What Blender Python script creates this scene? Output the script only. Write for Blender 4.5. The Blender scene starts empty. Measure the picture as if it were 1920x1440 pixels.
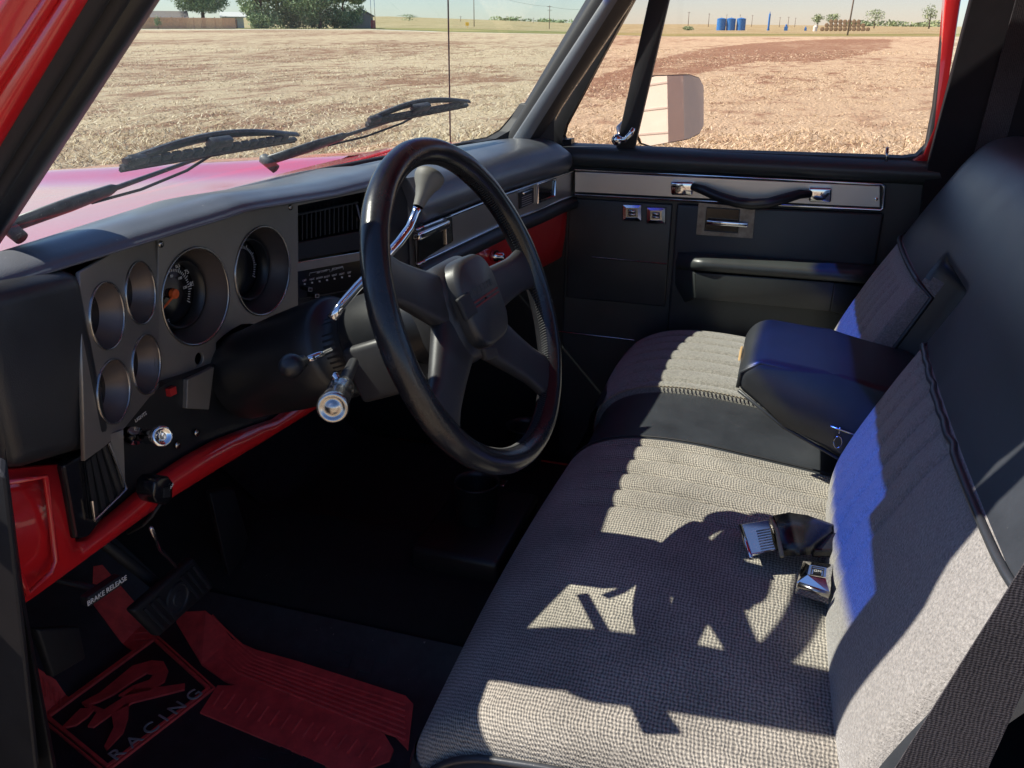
import bpy, bmesh, math, random
import numpy as np
from mathutils import Vector as V, Matrix
random.seed(7); RNG = np.random.default_rng(7)
SC = bpy.context.scene; COL = SC.collection
R = math.radians

# ------------------------------------------------------------------ camera
# truck frame: X across the cab to the passenger, Y forward, Z up from the cab floor; the ground lies at z = -0.65
CAM = V((-.5, 0, 1.08)); F = 1610.0
PITCH, ROLL, AZ = R(22.6), R(.3), R(17.5)
FW = V((math.cos(AZ)*math.cos(PITCH), math.sin(AZ)*math.cos(PITCH), -math.sin(PITCH)))
_r = FW.cross(V((0, 0, 1))).normalized(); _u = _r.cross(FW)
RT = _r*math.cos(ROLL)+_u*math.sin(ROLL); UP = _u*math.cos(ROLL)-_r*math.sin(ROLL)
cd = bpy.data.cameras.new('camera'); cam = bpy.data.objects.new('camera', cd); COL.objects.link(cam)
cd.sensor_width = 36; cd.lens = 36*F/1920; cd.clip_start = .02; cd.clip_end = 9000
m = Matrix.Identity(4)
for i, a in enumerate((RT, UP, -FW)):
    for j in range(3): m[j][i] = a[j]
cam.matrix_world = Matrix.Translation(CAM) @ m
SC.camera = cam

# ------------------------------------------------------------------ sky and sun
SUN = V((-.17, .915, 1)).normalized()          # towards the sun
w = bpy.data.worlds.new('World'); SC.world = w; w.use_nodes = True
nt = w.node_tree; bg = nt.nodes['Background']
sky = nt.nodes.new('ShaderNodeTexSky'); sky.sky_type = 'NISHITA'; sky.sun_disc = False
sky.sun_elevation = math.asin(SUN.z); sky.sun_rotation = math.atan2(SUN.x, SUN.y)
sky.air_density = 1.0; sky.dust_density = .1; sky.ozone_density = 3
tint = nt.nodes.new('ShaderNodeMix'); tint.data_type = 'RGBA'; tint.blend_type = 'MULTIPLY'; tint.inputs[0].default_value = 1; tint.inputs[7].default_value = (.84, .94, 1.17, 1)
nt.links.new(sky.outputs[0], tint.inputs[6]); nt.links.new(tint.outputs[2], bg.inputs[0]); bg.inputs[1].default_value = .078
sd = bpy.data.lights.new('sun', 'SUN'); sd.energy = 5.0; sd.angle = R(.5); sd.color = (1, .95, .87)
so = bpy.data.objects.new('sun', sd); COL.objects.link(so); so.rotation_euler = SUN.to_track_quat('Z', 'Y').to_euler()
SC.view_settings.view_transform = 'Standard'; SC.view_settings.look = 'None'
SC.view_settings.exposure = .85; SC.view_settings.gamma = 1
SC.cycles.max_bounces = 8; SC.cycles.transparent_max_bounces = 16; SC.cycles.caustics_reflective = False
SC.cycles.use_denoising = True
SC.cycles.sample_clamp_indirect = 6

# ------------------------------------------------------------------ helpers
def ray(x, y): return FW*F+RT*(x-960)+UP*(720-y)
def at(x, y, ax, v):
    """world point that the photo's pixel (x, y) meets on the plane ax = v"""
    d = ray(x, y); i = 'XYZ'.index(ax); return CAM+d*((v-CAM[i])/d[i])
def proj(p):
    d = V(p)-CAM; z = d.dot(FW); return 960+F*d.dot(RT)/z, 720-F*d.dot(UP)/z
def ats(pts, ax, v): return [at(x, y, ax, v) for x, y in pts]

def me_obj(name, verts, faces, mat, parent=None, smooth=False, auto=None):
    me = bpy.data.meshes.new(name); me.from_pydata([tuple(v) for v in verts], [], faces); me.update()
    return fin(name, me, mat, parent, smooth, auto)
def fin(name, me, mat, parent=None, smooth=False, auto=None):
    mats = mat if isinstance(mat, (list, tuple)) else [mat]
    for q in mats: me.materials.append(q)
    if smooth or auto:
        for p in me.polygons: p.use_smooth = True
        if auto: me.set_sharp_from_angle(angle=R(auto))
    o = bpy.data.objects.new(name, me); COL.objects.link(o)
    if parent is not None: o.parent = parent
    return o
def from_bm(name, bm, mat, parent=None, smooth=False, auto=None):
    bmesh.ops.recalc_face_normals(bm, faces=bm.faces[:])
    me = bpy.data.meshes.new(name); bm.to_mesh(me); bm.free()
    return fin(name, me, mat, parent, smooth, auto)
class B:
    """collects shapes into one bmesh"""
    def __init__(s): s.bm = bmesh.new()
    def _add(s, vs, fs, mi=0):
        bv = [s.bm.verts.new(tuple(v)) for v in vs]
        out = []
        for f in fs:
            try: q = s.bm.faces.new([bv[i] for i in f]); q.material_index = mi; out.append(q)
            except ValueError: pass
        return bv, out
    def slab(s, pts, th, bevel=0, seg=2, mi=0):
        """polygon extruded by the vector th"""
        n = len(pts); th = V(th); pts = [V(p) for p in pts]
        bv, fs = s._add(pts+[p+th for p in pts], [list(range(n)), list(range(2*n-1, n-1, -1))]+[[i, (i+1) % n, (i+1) % n+n, i+n] for i in range(n)], mi)
        if bevel:
            es = list({e for f in fs for e in f.edges})
            bmesh.ops.bevel(s.bm, geom=es, offset=bevel, segments=seg, affect='EDGES', profile=.5, material=-1)
        return s
    def box(s, c, size, bevel=0, ax=None, seg=2, mi=0):
        a = ax or (V((1, 0, 0)), V((0, 1, 0)), V((0, 0, 1))); c = V(c)
        p = [c+a[0]*(i*size[0]/2)+a[1]*(j*size[1]/2)-a[2]*(size[2]/2) for i, j in ((-1, -1), (1, -1), (1, 1), (-1, 1))]
        return s.slab(p, a[2]*size[2], bevel, seg, mi)
    def tube(s, pts, rad, seg=12, mi=0, cap=True, flat=None):
        pts = [V(p) for p in pts]; n = len(pts)
        rad = rad if isinstance(rad, (list, tuple)) else [rad]*n
        t0 = (pts[1]-pts[0]).normalized(); u = t0.orthogonal().normalized()
        if flat is not None: u = (V(flat)-t0*V(flat).dot(t0)).normalized()
        vs, fs = [], []
        for i, p in enumerate(pts):
            t = (pts[min(i+1, n-1)]-pts[max(i-1, 0)]).normalized()
            u = (u-t*u.dot(t)).normalized(); v = t.cross(u)
            r = rad[i]; ra, rb = (r if isinstance(r, tuple) else (r, r))
            for k in range(seg):
                a = 2*math.pi*k/seg; vs.append(p+u*ra*math.cos(a)+v*rb*math.sin(a))
        for i in range(n-1):
            for k in range(seg):
                fs.append([i*seg+k, i*seg+(k+1) % seg, (i+1)*seg+(k+1) % seg, (i+1)*seg+k])
        if cap: fs += [list(range(seg))[::-1], [(n-1)*seg+k for k in range(seg)]]
        s._add(vs, fs, mi); return s
    def lathe(s, c, axis, prof, seg=32, mi=0, cap=False, u=None):
        """prof: (distance along the axis, radius)"""
        c = V(c); n = V(axis).normalized(); u = (n.orthogonal() if u is None else V(u)).normalized(); v = n.cross(u)
        vs, fs = [], []
        for d, r in prof:
            ra, rb = r if isinstance(r, tuple) else (r, r)
            for k in range(seg):
                a = 2*math.pi*k/seg; vs.append(c+n*d+u*ra*math.cos(a)+v*rb*math.sin(a))
        for i in range(len(prof)-1):
            for k in range(seg): fs.append([i*seg+k, i*seg+(k+1) % seg, (i+1)*seg+(k+1) % seg, (i+1)*seg+k])
        if cap: fs += [list(range(seg))[::-1], [(len(prof)-1)*seg+k for k in range(seg)]]
        s._add(vs, fs, mi); return s
    def grid(s, P, mi=0, close=False):
        """P: rows of points"""
        nr, nc = len(P), len(P[0])
        fs = [[i*nc+j, i*nc+(j+1) % nc, (i+1)*nc+(j+1) % nc, (i+1)*nc+j] for i in range(nr-1) for j in range(nc if close else nc-1)]
        s._add([p for r in P for p in r], fs, mi); return s
    def out(s, name, mat, parent=None, smooth=False, auto=None): return from_bm(name, s.bm, mat, parent, smooth, auto)
def empty(name, parent=None, loc=(0, 0, 0)):
    o = bpy.data.objects.new(name, None); COL.objects.link(o); o.location = loc; o.empty_display_size = .05
    if parent is not None: o.parent = parent
    return o
def tag(o, label=None, cat=None, group=None, kind=None):
    for k, v in (('label', label), ('category', cat), ('group', group), ('kind', kind)):
        if v: o[k] = v
    return o
def text(name, s, size, origin, ux, uy, mat, parent, extrude=.0003, align='CENTER', shear=0, space=1):
    cu = bpy.data.curves.new(name, 'FONT'); cu.body = s; cu.size = size; cu.extrude = extrude; cu.align_x = align; cu.align_y = 'CENTER'
    cu.shear = shear; cu.space_character = space
    cu.materials.append(mat); o = bpy.data.objects.new(name, cu); COL.objects.link(o)
    ux = V(ux).normalized(); uy = V(uy); uy = (uy-ux*uy.dot(ux)).normalized(); uz = ux.cross(uy); mm = Matrix.Identity(4)
    for i, a in enumerate((ux, uy, uz)):
        for j in range(3): mm[j][i] = a[j]
    o.matrix_world = Matrix.Translation(V(origin)) @ mm
    if parent is not None: o.parent = parent
    return o
def lerp(a, b, t): return a+(b-a)*t

# ------------------------------------------------------------------ materials
def mat(name, base, rough=.5, metal=0, bump=None, var=None, spec=.5, coat=0, sheen=0, emis=None, dust=None):
    mt = bpy.data.materials.new(name); mt.use_nodes = True; n = mt.node_tree; N = n.nodes; L = n.links
    b = N['Principled BSDF']; b.inputs['Base Color'].default_value = (*base, 1)
    b.inputs['Roughness'].default_value = rough; b.inputs['Metallic'].default_value = metal
    b.inputs['Specular IOR Level'].default_value = spec; b.inputs['Coat Weight'].default_value = coat
    b.inputs['Coat Roughness'].default_value = .05 if coat == 1 else .28
    if sheen: b.inputs['Sheen Weight'].default_value = sheen; b.inputs['Sheen Roughness'].default_value = .4
    tc = N.new('ShaderNodeTexCoord')
    if var:     # (scale, dark multiplier, light multiplier)
        no = N.new('ShaderNodeTexNoise'); no.inputs['Scale'].default_value = var[0]; no.inputs['Detail'].default_value = 6; no.inputs['Roughness'].default_value = .65
        L.new(tc.outputs['Object'], no.inputs['Vector'])
        cr = N.new('ShaderNodeValToRGB'); cr.color_ramp.elements[0].position = .3; cr.color_ramp.elements[1].position = .7
        cr.color_ramp.elements[0].color = (*[c*var[1] for c in base], 1); cr.color_ramp.elements[1].color = (*[min(1, c*var[2]) for c in base], 1)
        L.new(no.outputs[0], cr.inputs[0]); src = cr.outputs[0]
        if dust:     # pale specks lying on the surface
            n2 = N.new('ShaderNodeTexNoise'); n2.inputs['Scale'].default_value = dust[0]; n2.inputs['Detail'].default_value = 2
            L.new(tc.outputs['Object'], n2.inputs['Vector'])
            mr = N.new('ShaderNodeMapRange'); mr.inputs[1].default_value = dust[1]; mr.inputs[2].default_value = dust[1]+.05; mr.inputs[4].default_value = .6
            L.new(n2.outputs[0], mr.inputs[0])
            mx = N.new('ShaderNodeMix'); mx.data_type = 'RGBA'; L.new(mr.outputs[0], mx.inputs[0]); L.new(src, mx.inputs[6]); mx.inputs[7].default_value = (.3, .28, .25, 1)
            src = mx.outputs[2]
        L.new(src, b.inputs['Base Color'])
        mr2 = N.new('ShaderNodeMapRange'); mr2.inputs[3].default_value = max(0, rough-.07); mr2.inputs[4].default_value = min(1, rough+.1)
        L.new(no.outputs[0], mr2.inputs[0]); L.new(mr2.outputs[0], b.inputs['Roughness'])
    if bump:    # (kind, scale, strength, distance)
        if bump[0] == 'voronoi': t = N.new('ShaderNodeTexVoronoi')
        else: t = N.new('ShaderNodeTexNoise'); t.inputs['Detail'].default_value = 3
        t.inputs['Scale'].default_value = bump[1]; L.new(tc.outputs['Object'], t.inputs['Vector'])
        bp = N.new('ShaderNodeBump'); bp.inputs['Strength'].default_value = bump[2]; bp.inputs['Distance'].default_value = bump[3]
        L.new(t.outputs[0], bp.inputs['Height']); L.new(bp.outputs[0], b.inputs['Normal'])
    if emis: b.inputs['Emission Color'].default_value = (*emis[0], 1); b.inputs['Emission Strength'].default_value = emis[1]
    return mt
def math_node(N, L, op, a, b=None):
    n = N.new('ShaderNodeMath'); n.operation = op
    for i, v in enumerate((a, b)):
        if v is None: continue
        if isinstance(v, (int, float)): n.inputs[i].default_value = v
        else: L.new(v, n.inputs[i])
    return n.outputs[0]
def weave_mat(name, c_dark, c_light, pitch, depth, sheen=.3, ax='XY'):
    """woven cloth: raised pale knots in staggered rows on a darker ground"""
    mt = bpy.data.materials.new(name); mt.use_nodes = True; N = mt.node_tree.nodes; L = mt.node_tree.links
    b = N['Principled BSDF']; b.inputs['Roughness'].default_value = .9; b.inputs['Specular IOR Level'].default_value = .15
    b.inputs['Sheen Weight'].default_value = sheen; b.inputs['Sheen Roughness'].default_value = .45
    tc = N.new('ShaderNodeTexCoord')
    nz = N.new('ShaderNodeTexNoise'); nz.inputs['Scale'].default_value = 75; nz.inputs['Detail'].default_value = 3; L.new(tc.outputs['Object'], nz.inputs['Vector'])
    sub = N.new('ShaderNodeVectorMath'); sub.operation = 'SCALE'; sub.inputs[3].default_value = .0045; L.new(nz.outputs[1], sub.inputs[0])
    add = N.new('ShaderNodeVectorMath'); L.new(tc.outputs['Object'], add.inputs[0]); L.new(sub.outputs[0], add.inputs[1])
    sp = N.new('ShaderNodeSeparateXYZ'); L.new(add.outputs[0], sp.inputs[0])
    k = 2*math.pi/pitch
    # staggered dots: product of two diagonal waves
    p, q = sp.outputs['XYZ'.index(ax[0])], sp.outputs['XYZ'.index(ax[1])]
    if ax == 'XY': q = math_node(N, L, 'SUBTRACT', q, sp.outputs[2]); p = math_node(N, L, 'ADD', p, math_node(N, L, 'MULTIPLY', sp.outputs[2], .9))
    s1 = math_node(N, L, 'SINE', math_node(N, L, 'MULTIPLY', math_node(N, L, 'ADD', p, math_node(N, L, 'MULTIPLY', q, 1.5)), k*.5))
    s2 = math_node(N, L, 'SINE', math_node(N, L, 'MULTIPLY', math_node(N, L, 'SUBTRACT', p, math_node(N, L, 'MULTIPLY', q, 1.5)), k*.5))
    d = math_node(N, L, 'MULTIPLY', s1, s2)
    n2 = N.new('ShaderNodeTexNoise'); n2.inputs['Scale'].default_value = 480; L.new(tc.outputs['Object'], n2.inputs['Vector'])
    h = math_node(N, L, 'ADD', math_node(N, L, 'MULTIPLY', d, .42), math_node(N, L, 'MULTIPLY', n2.outputs[0], 1.0))
    n3 = N.new('ShaderNodeTexNoise'); n3.inputs['Scale'].default_value = 9; n3.inputs['Detail'].default_value = 5; L.new(tc.outputs['Object'], n3.inputs['Vector'])
    cr = N.new('ShaderNodeMapRange'); cr.inputs[1].default_value = .1; cr.inputs[2].default_value = .9; L.new(h, cr.inputs[0])
    mx = N.new('ShaderNodeMix'); mx.data_type = 'RGBA'; L.new(cr.outputs[0], mx.inputs[0]); mx.inputs[6].default_value = (*c_dark, 1); mx.inputs[7].default_value = (*c_light, 1)
    mb = N.new('ShaderNodeMapRange'); mb.inputs[1].default_value = .3; mb.inputs[2].default_value = .7; mb.inputs[3].default_value = .72; mb.inputs[4].default_value = 1.18; L.new(n3.outputs[0], mb.inputs[0])
    sc = N.new('ShaderNodeVectorMath'); sc.operation = 'SCALE'; L.new(mx.outputs[2], sc.inputs[0]); L.new(mb.outputs[0], sc.inputs[3]); L.new(sc.outputs[0], b.inputs['Base Color'])
    bp = N.new('ShaderNodeBump'); bp.inputs['Strength'].default_value = .8; bp.inputs['Distance'].default_value = depth
    L.new(h, bp.inputs['Height']); L.new(bp.outputs[0], b.inputs['Normal'])
    return mt
def glass_mat(name, tint, dusty=.02, refl=1.0, band=None):
    mt = bpy.data.materials.new(name); mt.use_nodes = True; N = mt.node_tree.nodes; L = mt.node_tree.links
    N.remove(N['Principled BSDF']); o = N['Material Output']
    tr = N.new('ShaderNodeBsdfTransparent'); tr.inputs[0].default_value = (*tint, 1)
    gl = N.new('ShaderNodeBsdfGlossy'); gl.inputs['Roughness'].default_value = .02
    df = N.new('ShaderNodeBsdfDiffuse'); df.inputs[0].default_value = (.8, .8, .78, 1)
    tc = N.new('ShaderNodeTexCoord'); nz = N.new('ShaderNodeTexNoise'); nz.inputs['Scale'].default_value = 4; nz.inputs['Detail'].default_value = 7; L.new(tc.outputs['Object'], nz.inputs['Vector'])
    if band:    # the coloured sunshade band along the top edge, fading out downwards
        sp = N.new('ShaderNodeSeparateXYZ'); L.new(tc.outputs['Object'], sp.inputs[0])
        mr = N.new('ShaderNodeMapRange'); mr.interpolation_type = 'SMOOTHSTEP'; mr.inputs[1].default_value = band[0]; mr.inputs[2].default_value = band[1]; L.new(sp.outputs[2], mr.inputs[0])
        mx = N.new('ShaderNodeMix'); mx.data_type = 'RGBA'; L.new(mr.outputs[0], mx.inputs[0]); mx.inputs[6].default_value = (*tint, 1); mx.inputs[7].default_value = (*band[2], 1)
        L.new(mx.outputs[2], tr.inputs[0])
    fr = N.new('ShaderNodeFresnel'); ge = N.new('ShaderNodeNewGeometry'); L.new(math_node(N, L, 'SUBTRACT', 1.45, math_node(N, L, 'MULTIPLY', ge.outputs['Backfacing'], 1.45-1/1.45)), fr.inputs[0])
    f2 = math_node(N, L, 'MULTIPLY', fr.outputs[0], refl)
    m1 = N.new('ShaderNodeMixShader'); L.new(f2, m1.inputs[0]); L.new(tr.outputs[0], m1.inputs[1]); L.new(gl.outputs[0], m1.inputs[2])
    mr = N.new('ShaderNodeMapRange'); mr.inputs[1].default_value = .35; mr.inputs[2].default_value = .75; mr.inputs[3].default_value = dusty*.4; mr.inputs[4].default_value = dusty*1.8; L.new(nz.outputs[0], mr.inputs[0])
    m2 = N.new('ShaderNodeMixShader'); L.new(mr.outputs[0], m2.inputs[0]); L.new(m1.outputs[0], m2.inputs[1]); L.new(df.outputs[0], m2.inputs[2])
    L.new(m2.outputs[0], o.inputs[0]); return mt
M = {}
M['vinyl'] = mat('black_vinyl', (.022, .023, .025), .36, bump=('voronoi', 900, .25, .0004), var=(14, .8, 1.3))
M['dash'] = mat('dash_vinyl', (.055, .062, .074), .5, spec=1.0, coat=.6, bump=('voronoi', 700, .3, .0005), var=(10, .75, 1.4), dust=(260, .73))
M['seat_vinyl'] = mat('seat_vinyl', (.030, .033, .038), .36, bump=('noise', 350, .15, .0005), var=(9, .75, 1.35), dust=(330, .74))
M['leather'] = mat('wheel_leather', (.012, .012, .014), .24, bump=('noise', 220, .16, .0006), var=(18, .7, 1.5))
M['rubber'] = mat('rubber', (.014, .014, .016), .6, bump=('noise', 300, .2, .0004), var=(20, .8, 1.3))
M['plastic'] = mat('black_plastic', (.011, .012, .014), .38, bump=('noise', 600, .12, .0003), var=(16, .8, 1.3), dust=(420, .76))
M['gloss_plastic'] = mat('gloss_plastic', (.008, .008, .010), .15)
M['spoke'] = mat('spoke_plastic', (.026, .026, .028), .42, bump=('noise', 700, .2, .0003), var=(20, .8, 1.3), dust=(380, .77))
M['grey_rubber'] = mat('grey_rubber', (.13, .125, .11), .6, bump=('noise', 500, .2, .0003))
M['carpet'] = mat('carpet', (.006, .006, .008), .95, bump=('noise', 500, .6, .002), var=(40, .6, 1.6), dust=(200, .76))
M['red'] = mat('red_paint', (.58, .014, .018), .3, bump=('noise', 120, .03, .0005), coat=1, var=(6, .93, 1.05))
M['chrome'] = mat('chrome', (.75, .76, .78), .07, 1, var=(30, .92, 1.05))
M['dark_chrome'] = mat('worn_chrome', (.42, .40, .38), .22, 1, var=(60, .6, 1.3))
M['steel'] = mat('steel', (.5, .5, .52), .25, 1)
M['wiper'] = mat('wiper_metal', (.05, .055, .06), .45, bump=('noise', 300, .3, .0006), var=(60, .6, 2.2), dust=(200, .66))
M['white'] = mat('white_ink', (.62, .62, .6), .6)
M['dim_white'] = mat('dim_ink', (.35, .35, .33), .6)
M['orange'] = mat('needle_orange', (.75, .13, .03), .5)
M['redink'] = mat('red_ink', (.45, .02, .02), .5)
M['mat_red'] = mat('mat_red', (.88, .10, .085), .5, bump=('noise', 200, .3, .0008), var=(30, .75, 1.2))
M['mat_black'] = mat('mat_black', (.024, .026, .030), .5, bump=('noise', 150, .3, .0008), var=(30, .75, 1.5), dust=(150, .74))
M['foam'] = mat('foam', (.42, .28, .13), .9)
M['thread'] = mat('thread', (.33, .27, .18), .8)
M['web'] = weave_mat('webbing', (.02, .018, .02), (.07, .062, .066), .0030, .0005, .1, 'YZ')
M['cloth'] = weave_mat('seat_cloth', (.095, .088, .080), (.46, .415, .345), .0056, .0016, .2)
M['velour'] = mat('seat_velour', (.22, .21, .185), .92, bump=('noise', 700, .8, .002), var=(260, .5, 1.5), spec=.1, sheen=.6)
M['back_cloth'] = mat('backrest_velour', (.255, .238, .22), .92, bump=('noise', 420, .9, .003), var=(330, .6, 1.35), spec=.1, sheen=.45)
M['mirror'] = mat('mirror_glass', (.86, .84, .80), .01, 1)
M['wind'] = glass_mat('windshield_glass', (.93, .965, .91), .07, .8, (1.155, 1.172, (.035, .11, .75)))
M['side'] = glass_mat('side_glass', (.99, .91, .87), .012, .6)
M['lens'] = glass_mat('lens', (.85, .85, .85), .01, .7)
def brushed():
    mt = mat('brushed_aluminium', (.60, .57, .53), .34, 1); N = mt.node_tree.nodes; L = mt.node_tree.links
    tc = N.new('ShaderNodeTexCoord'); mp = N.new('ShaderNodeMapping'); mp.inputs['Scale'].default_value = (4, 4, 900); L.new(tc.outputs['Object'], mp.inputs[0])
    nz = N.new('ShaderNodeTexNoise'); nz.inputs['Scale'].default_value = 1; nz.inputs['Detail'].default_value = 3; L.new(mp.outputs[0], nz.inputs['Vector'])
    bp = N.new('ShaderNodeBump'); bp.inputs['Strength'].default_value = .12; bp.inputs['Distance'].default_value = .0005; L.new(nz.outputs[0], bp.inputs['Height']); L.new(bp.outputs[0], N['Principled BSDF'].inputs['Normal'])
    mr = N.new('ShaderNodeMapRange'); mr.inputs[3].default_value = .26; mr.inputs[4].default_value = .5; L.new(nz.outputs[0], mr.inputs[0]); L.new(mr.outputs[0], N['Principled BSDF'].inputs['Roughness'])
    return mt
M['brushed'] = brushed()
M['bezel'] = mat('bezel_metal', (.30, .28, .25), .40, .6, bump=('noise', 400, .1, .0003), var=(5, .88, 1.1))
M['gauge_cup'] = mat('gauge_cup', (.20, .165, .15), .40, .6)
M['ring'] = mat('gauge_ring', (.35, .34, .33), .25, .9)

# ================================================================== GROUND AND FIELD
def interp(x, xs, ys): return float(np.interp(x, xs, ys))
ROWS = {165: ([-200, 700, 850, 1100, 1250, 2200], [53.5, 54, 59, 64, 67.5, 67.5]),
        400: ([-200, 700, 850, 1100, 1300, 2200], [50, 50, 47.5, 56, 57, 58]),
        1000: ([-200, 300, 730, 900, 1100, 1300, 1700, 2200], [44, 42, 36.5, 40.5, 46.5, 48, 52.5, 53]),
        3500: ([-200, 300, 730, 900, 1100, 1300, 1770, 2200], [40, 36, 33, 38.5, 45.6, 46, 50, 51])}
def row_z(px, row, D):     # height of the land that shows at a photo row, D metres away
    d = ray(px, row); h = math.hypot(d.x, d.y); return CAM.z+d.z/h*D
def gz(x, y):
    dx, dy = x-CAM.x, y-CAM.y; D = math.hypot(dx, dy)
    if D < 50: return -.65
    a = math.atan2(dy, dx)
    if abs(a-AZ) > 1.15: return -.65
    px = 960-math.tan(max(-1.1, min(1.1, a-AZ)))*F*1.06
    px = max(-200, min(2200, px))
    zs = [(50, -.65)]+[(k, row_z(px, interp(px, *ROWS[k]), k)) for k in (165, 400, 1000, 3500)]
    return interp(math.log(D), [math.log(q[0]) for q in zs], [q[1] for q in zs])
def far_pt(px, D, row=50):
    d = ray(px, row); h = math.hypot(d.x, d.y); x, y = CAM.x+d.x/h*D, CAM.y+d.y/h*D
    return V((x, y, gz(x, y)))
def inpoly(x, y, P):
    c = False; j = len(P)-1
    for i in range(len(P)):
        if (P[i][1] > y) != (P[j][1] > y) and x < (P[j][0]-P[i][0])*(y-P[i][1])/(P[j][1]-P[i][1])+P[i][0]: c = not c
        j = i
    return c
SOIL = [[(1060, 175), (1100, 150), (1200, 120), (1290, 96), (1400, 82), (1530, 74), (1670, 74), (1672, 90), (1600, 105), (1540, 114), (1400, 117), (1300, 140), (1240, 150), (1150, 190)],
        [(690, 76), (900, 78), (1100, 78), (1060, 88), (900, 90), (690, 86)],
        [(230, 74), (690, 76), (690, 84), (230, 84)], [(200, 57), (700, 58), (700, 62), (200, 63)],
        [(180, 118), (600, 125), (1050, 120), (1050, 150), (820, 160), (500, 150), (180, 165)]]
def build_ground():
    naz, nr = 420, 230
    az = np.linspace(AZ-R(62), AZ+R(62), naz); rr = np.concatenate([[1.0, 4.0], np.geomspace(9, 4200, nr)])
    vs, cols = [], []
    for r_ in rr:
        for a in az:
            x, y = CAM.x+r_*math.cos(a), CAM.y+r_*math.sin(a); z = gz(x, y); vs.append((x, y, z))
            px, py = proj((x, y, z)) if r_ > 5 else (960, 2000)
            s = 1.0 if inpoly(px, py, SOIL[0]) else (.35 if any(inpoly(px, py, P) for P in SOIL[1:]) else 0.0)
            g = 0.0; rd = 0.0
            if r_ > 155: g = 1.0 if r_ < 215 else .55
            if 148 < r_ < 157: rd = 1.0 if px < 820 else .35
            if r_ > 155: s = 0
            cols.append((s, g, rd, 1))
    nc = naz; fs = [(i*nc+j, i*nc+j+1, (i+1)*nc+j+1, (i+1)*nc+j) for i in range(len(rr)-1) for j in range(nc-1)]
    me = bpy.data.meshes.new('ground'); me.from_pydata(vs, [], fs)
    ca = me.color_attributes.new('cover', 'FLOAT_COLOR', 'POINT'); ca.data.foreach_set('color', np.array(cols, dtype=np.float32).ravel())
    mt = bpy.data.materials.new('field'); mt.use_nodes = True; N = mt.node_tree.nodes; L = mt.node_tree.links
    b = N['Principled BSDF']; b.inputs['Roughness'].default_value = .95; b.inputs['Specular IOR Level'].default_value = .1
    tc = N.new('ShaderNodeTexCoord'); at_ = N.new('ShaderNodeAttribute'); at_.attribute_name = 'cover'; sp = N.new('ShaderNodeSeparateColor'); L.new(at_.outputs[0], sp.inputs[0])
    def noise(scale, det=6, rough=.6, st=None):
        n_ = N.new('ShaderNodeTexNoise'); n_.inputs['Scale'].default_value = scale; n_.inputs['Detail'].default_value = det; n_.inputs['Roughness'].default_value = rough
        if st:
            mp = N.new('ShaderNodeMapping'); mp.inputs['Rotation'].default_value = (0, 0, st[0]); mp.inputs['Scale'].default_value = (st[1], st[2], 1); L.new(tc.outputs['Object'], mp.inputs[0]); L.new(mp.outputs[0], n_.inputs['Vector'])
        else: L.new(tc.outputs['Object'], n_.inputs['Vector'])
        return n_.outputs[0]
    def mr(v, a, b_, c=0, d=1):
        q = N.new('ShaderNodeMapRange'); q.inputs[1].default_value = a; q.inputs[2].default_value = b_; q.inputs[3].default_value = c; q.inputs[4].default_value = d; L.new(v, q.inputs[0]); return q.outputs[0]
    def mix(f, a, b_):
        q = N.new('ShaderNodeMix'); q.data_type = 'RGBA'; L.new(f, q.inputs[0])
        for i, v in ((6, a), (7, b_)):
            if isinstance(v, tuple): q.inputs[i].default_value = (*v, 1)
            else: L.new(v, q.inputs[i])
        return q.outputs[2]
    big = noise(.06, 5, .6, (R(75), .35, 1.6)); mid = noise(.9, 6, .7, (R(75), .5, 1.3)); fine = noise(14, 4, .7); vf = noise(55, 3, .6)
    straw = mix(mr(fine, .35, .68), (.31, .225, .135), (.72, .59, .40))
    straw = mix(mr(vf, .52, .72), straw, (.82, .70, .50))
    dirt = mix(mr(fine, .38, .7), (.19, .105, .065), (.45, .28, .18))
    f = math_node(N, L, 'ADD', math_node(N, L, 'MULTIPLY', sp.outputs[0], .75), mr(big, .42, .62, -.05, .55))
    f = math_node(N, L, 'ADD', f, mr(mid, .45, .62, -.3, .45)); f = mr(f, .05, .72)
    field = mix(f, straw, dirt)
    grass = mix(mr(noise(.05, 6, .6), .35, .65), (.14, .17, .055), (.34, .29, .13))
    col = mix(sp.outputs[1], field, grass); col = mix(sp.outputs[2], col, (.55, .50, .42))
    L.new(col, b.inputs['Base Color'])
    bp = N.new('ShaderNodeBump'); bp.inputs['Strength'].default_value = 1; bp.inputs['Distance'].default_value = .09
    hh = math_node(N, L, 'ADD', fine, math_node(N, L, 'MULTIPLY', mid, 1.5)); L.new(hh, bp.inputs['Height']); L.new(bp.outputs[0], b.inputs['Normal'])
    o = fin('ground', me, mt); tag(o, 'harvested wheat field with pale straw and brown bare strips running to the horizon', kind='structure')
    # the land behind the camera
    q = me_obj('ground', [(-400, -400, -.66), (400, -400, -.66), (400, 400, -.66), (-400, 400, -.66)], [(0, 1, 2, 3)], mt); q['kind'] = 'structure'
build_ground()

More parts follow.
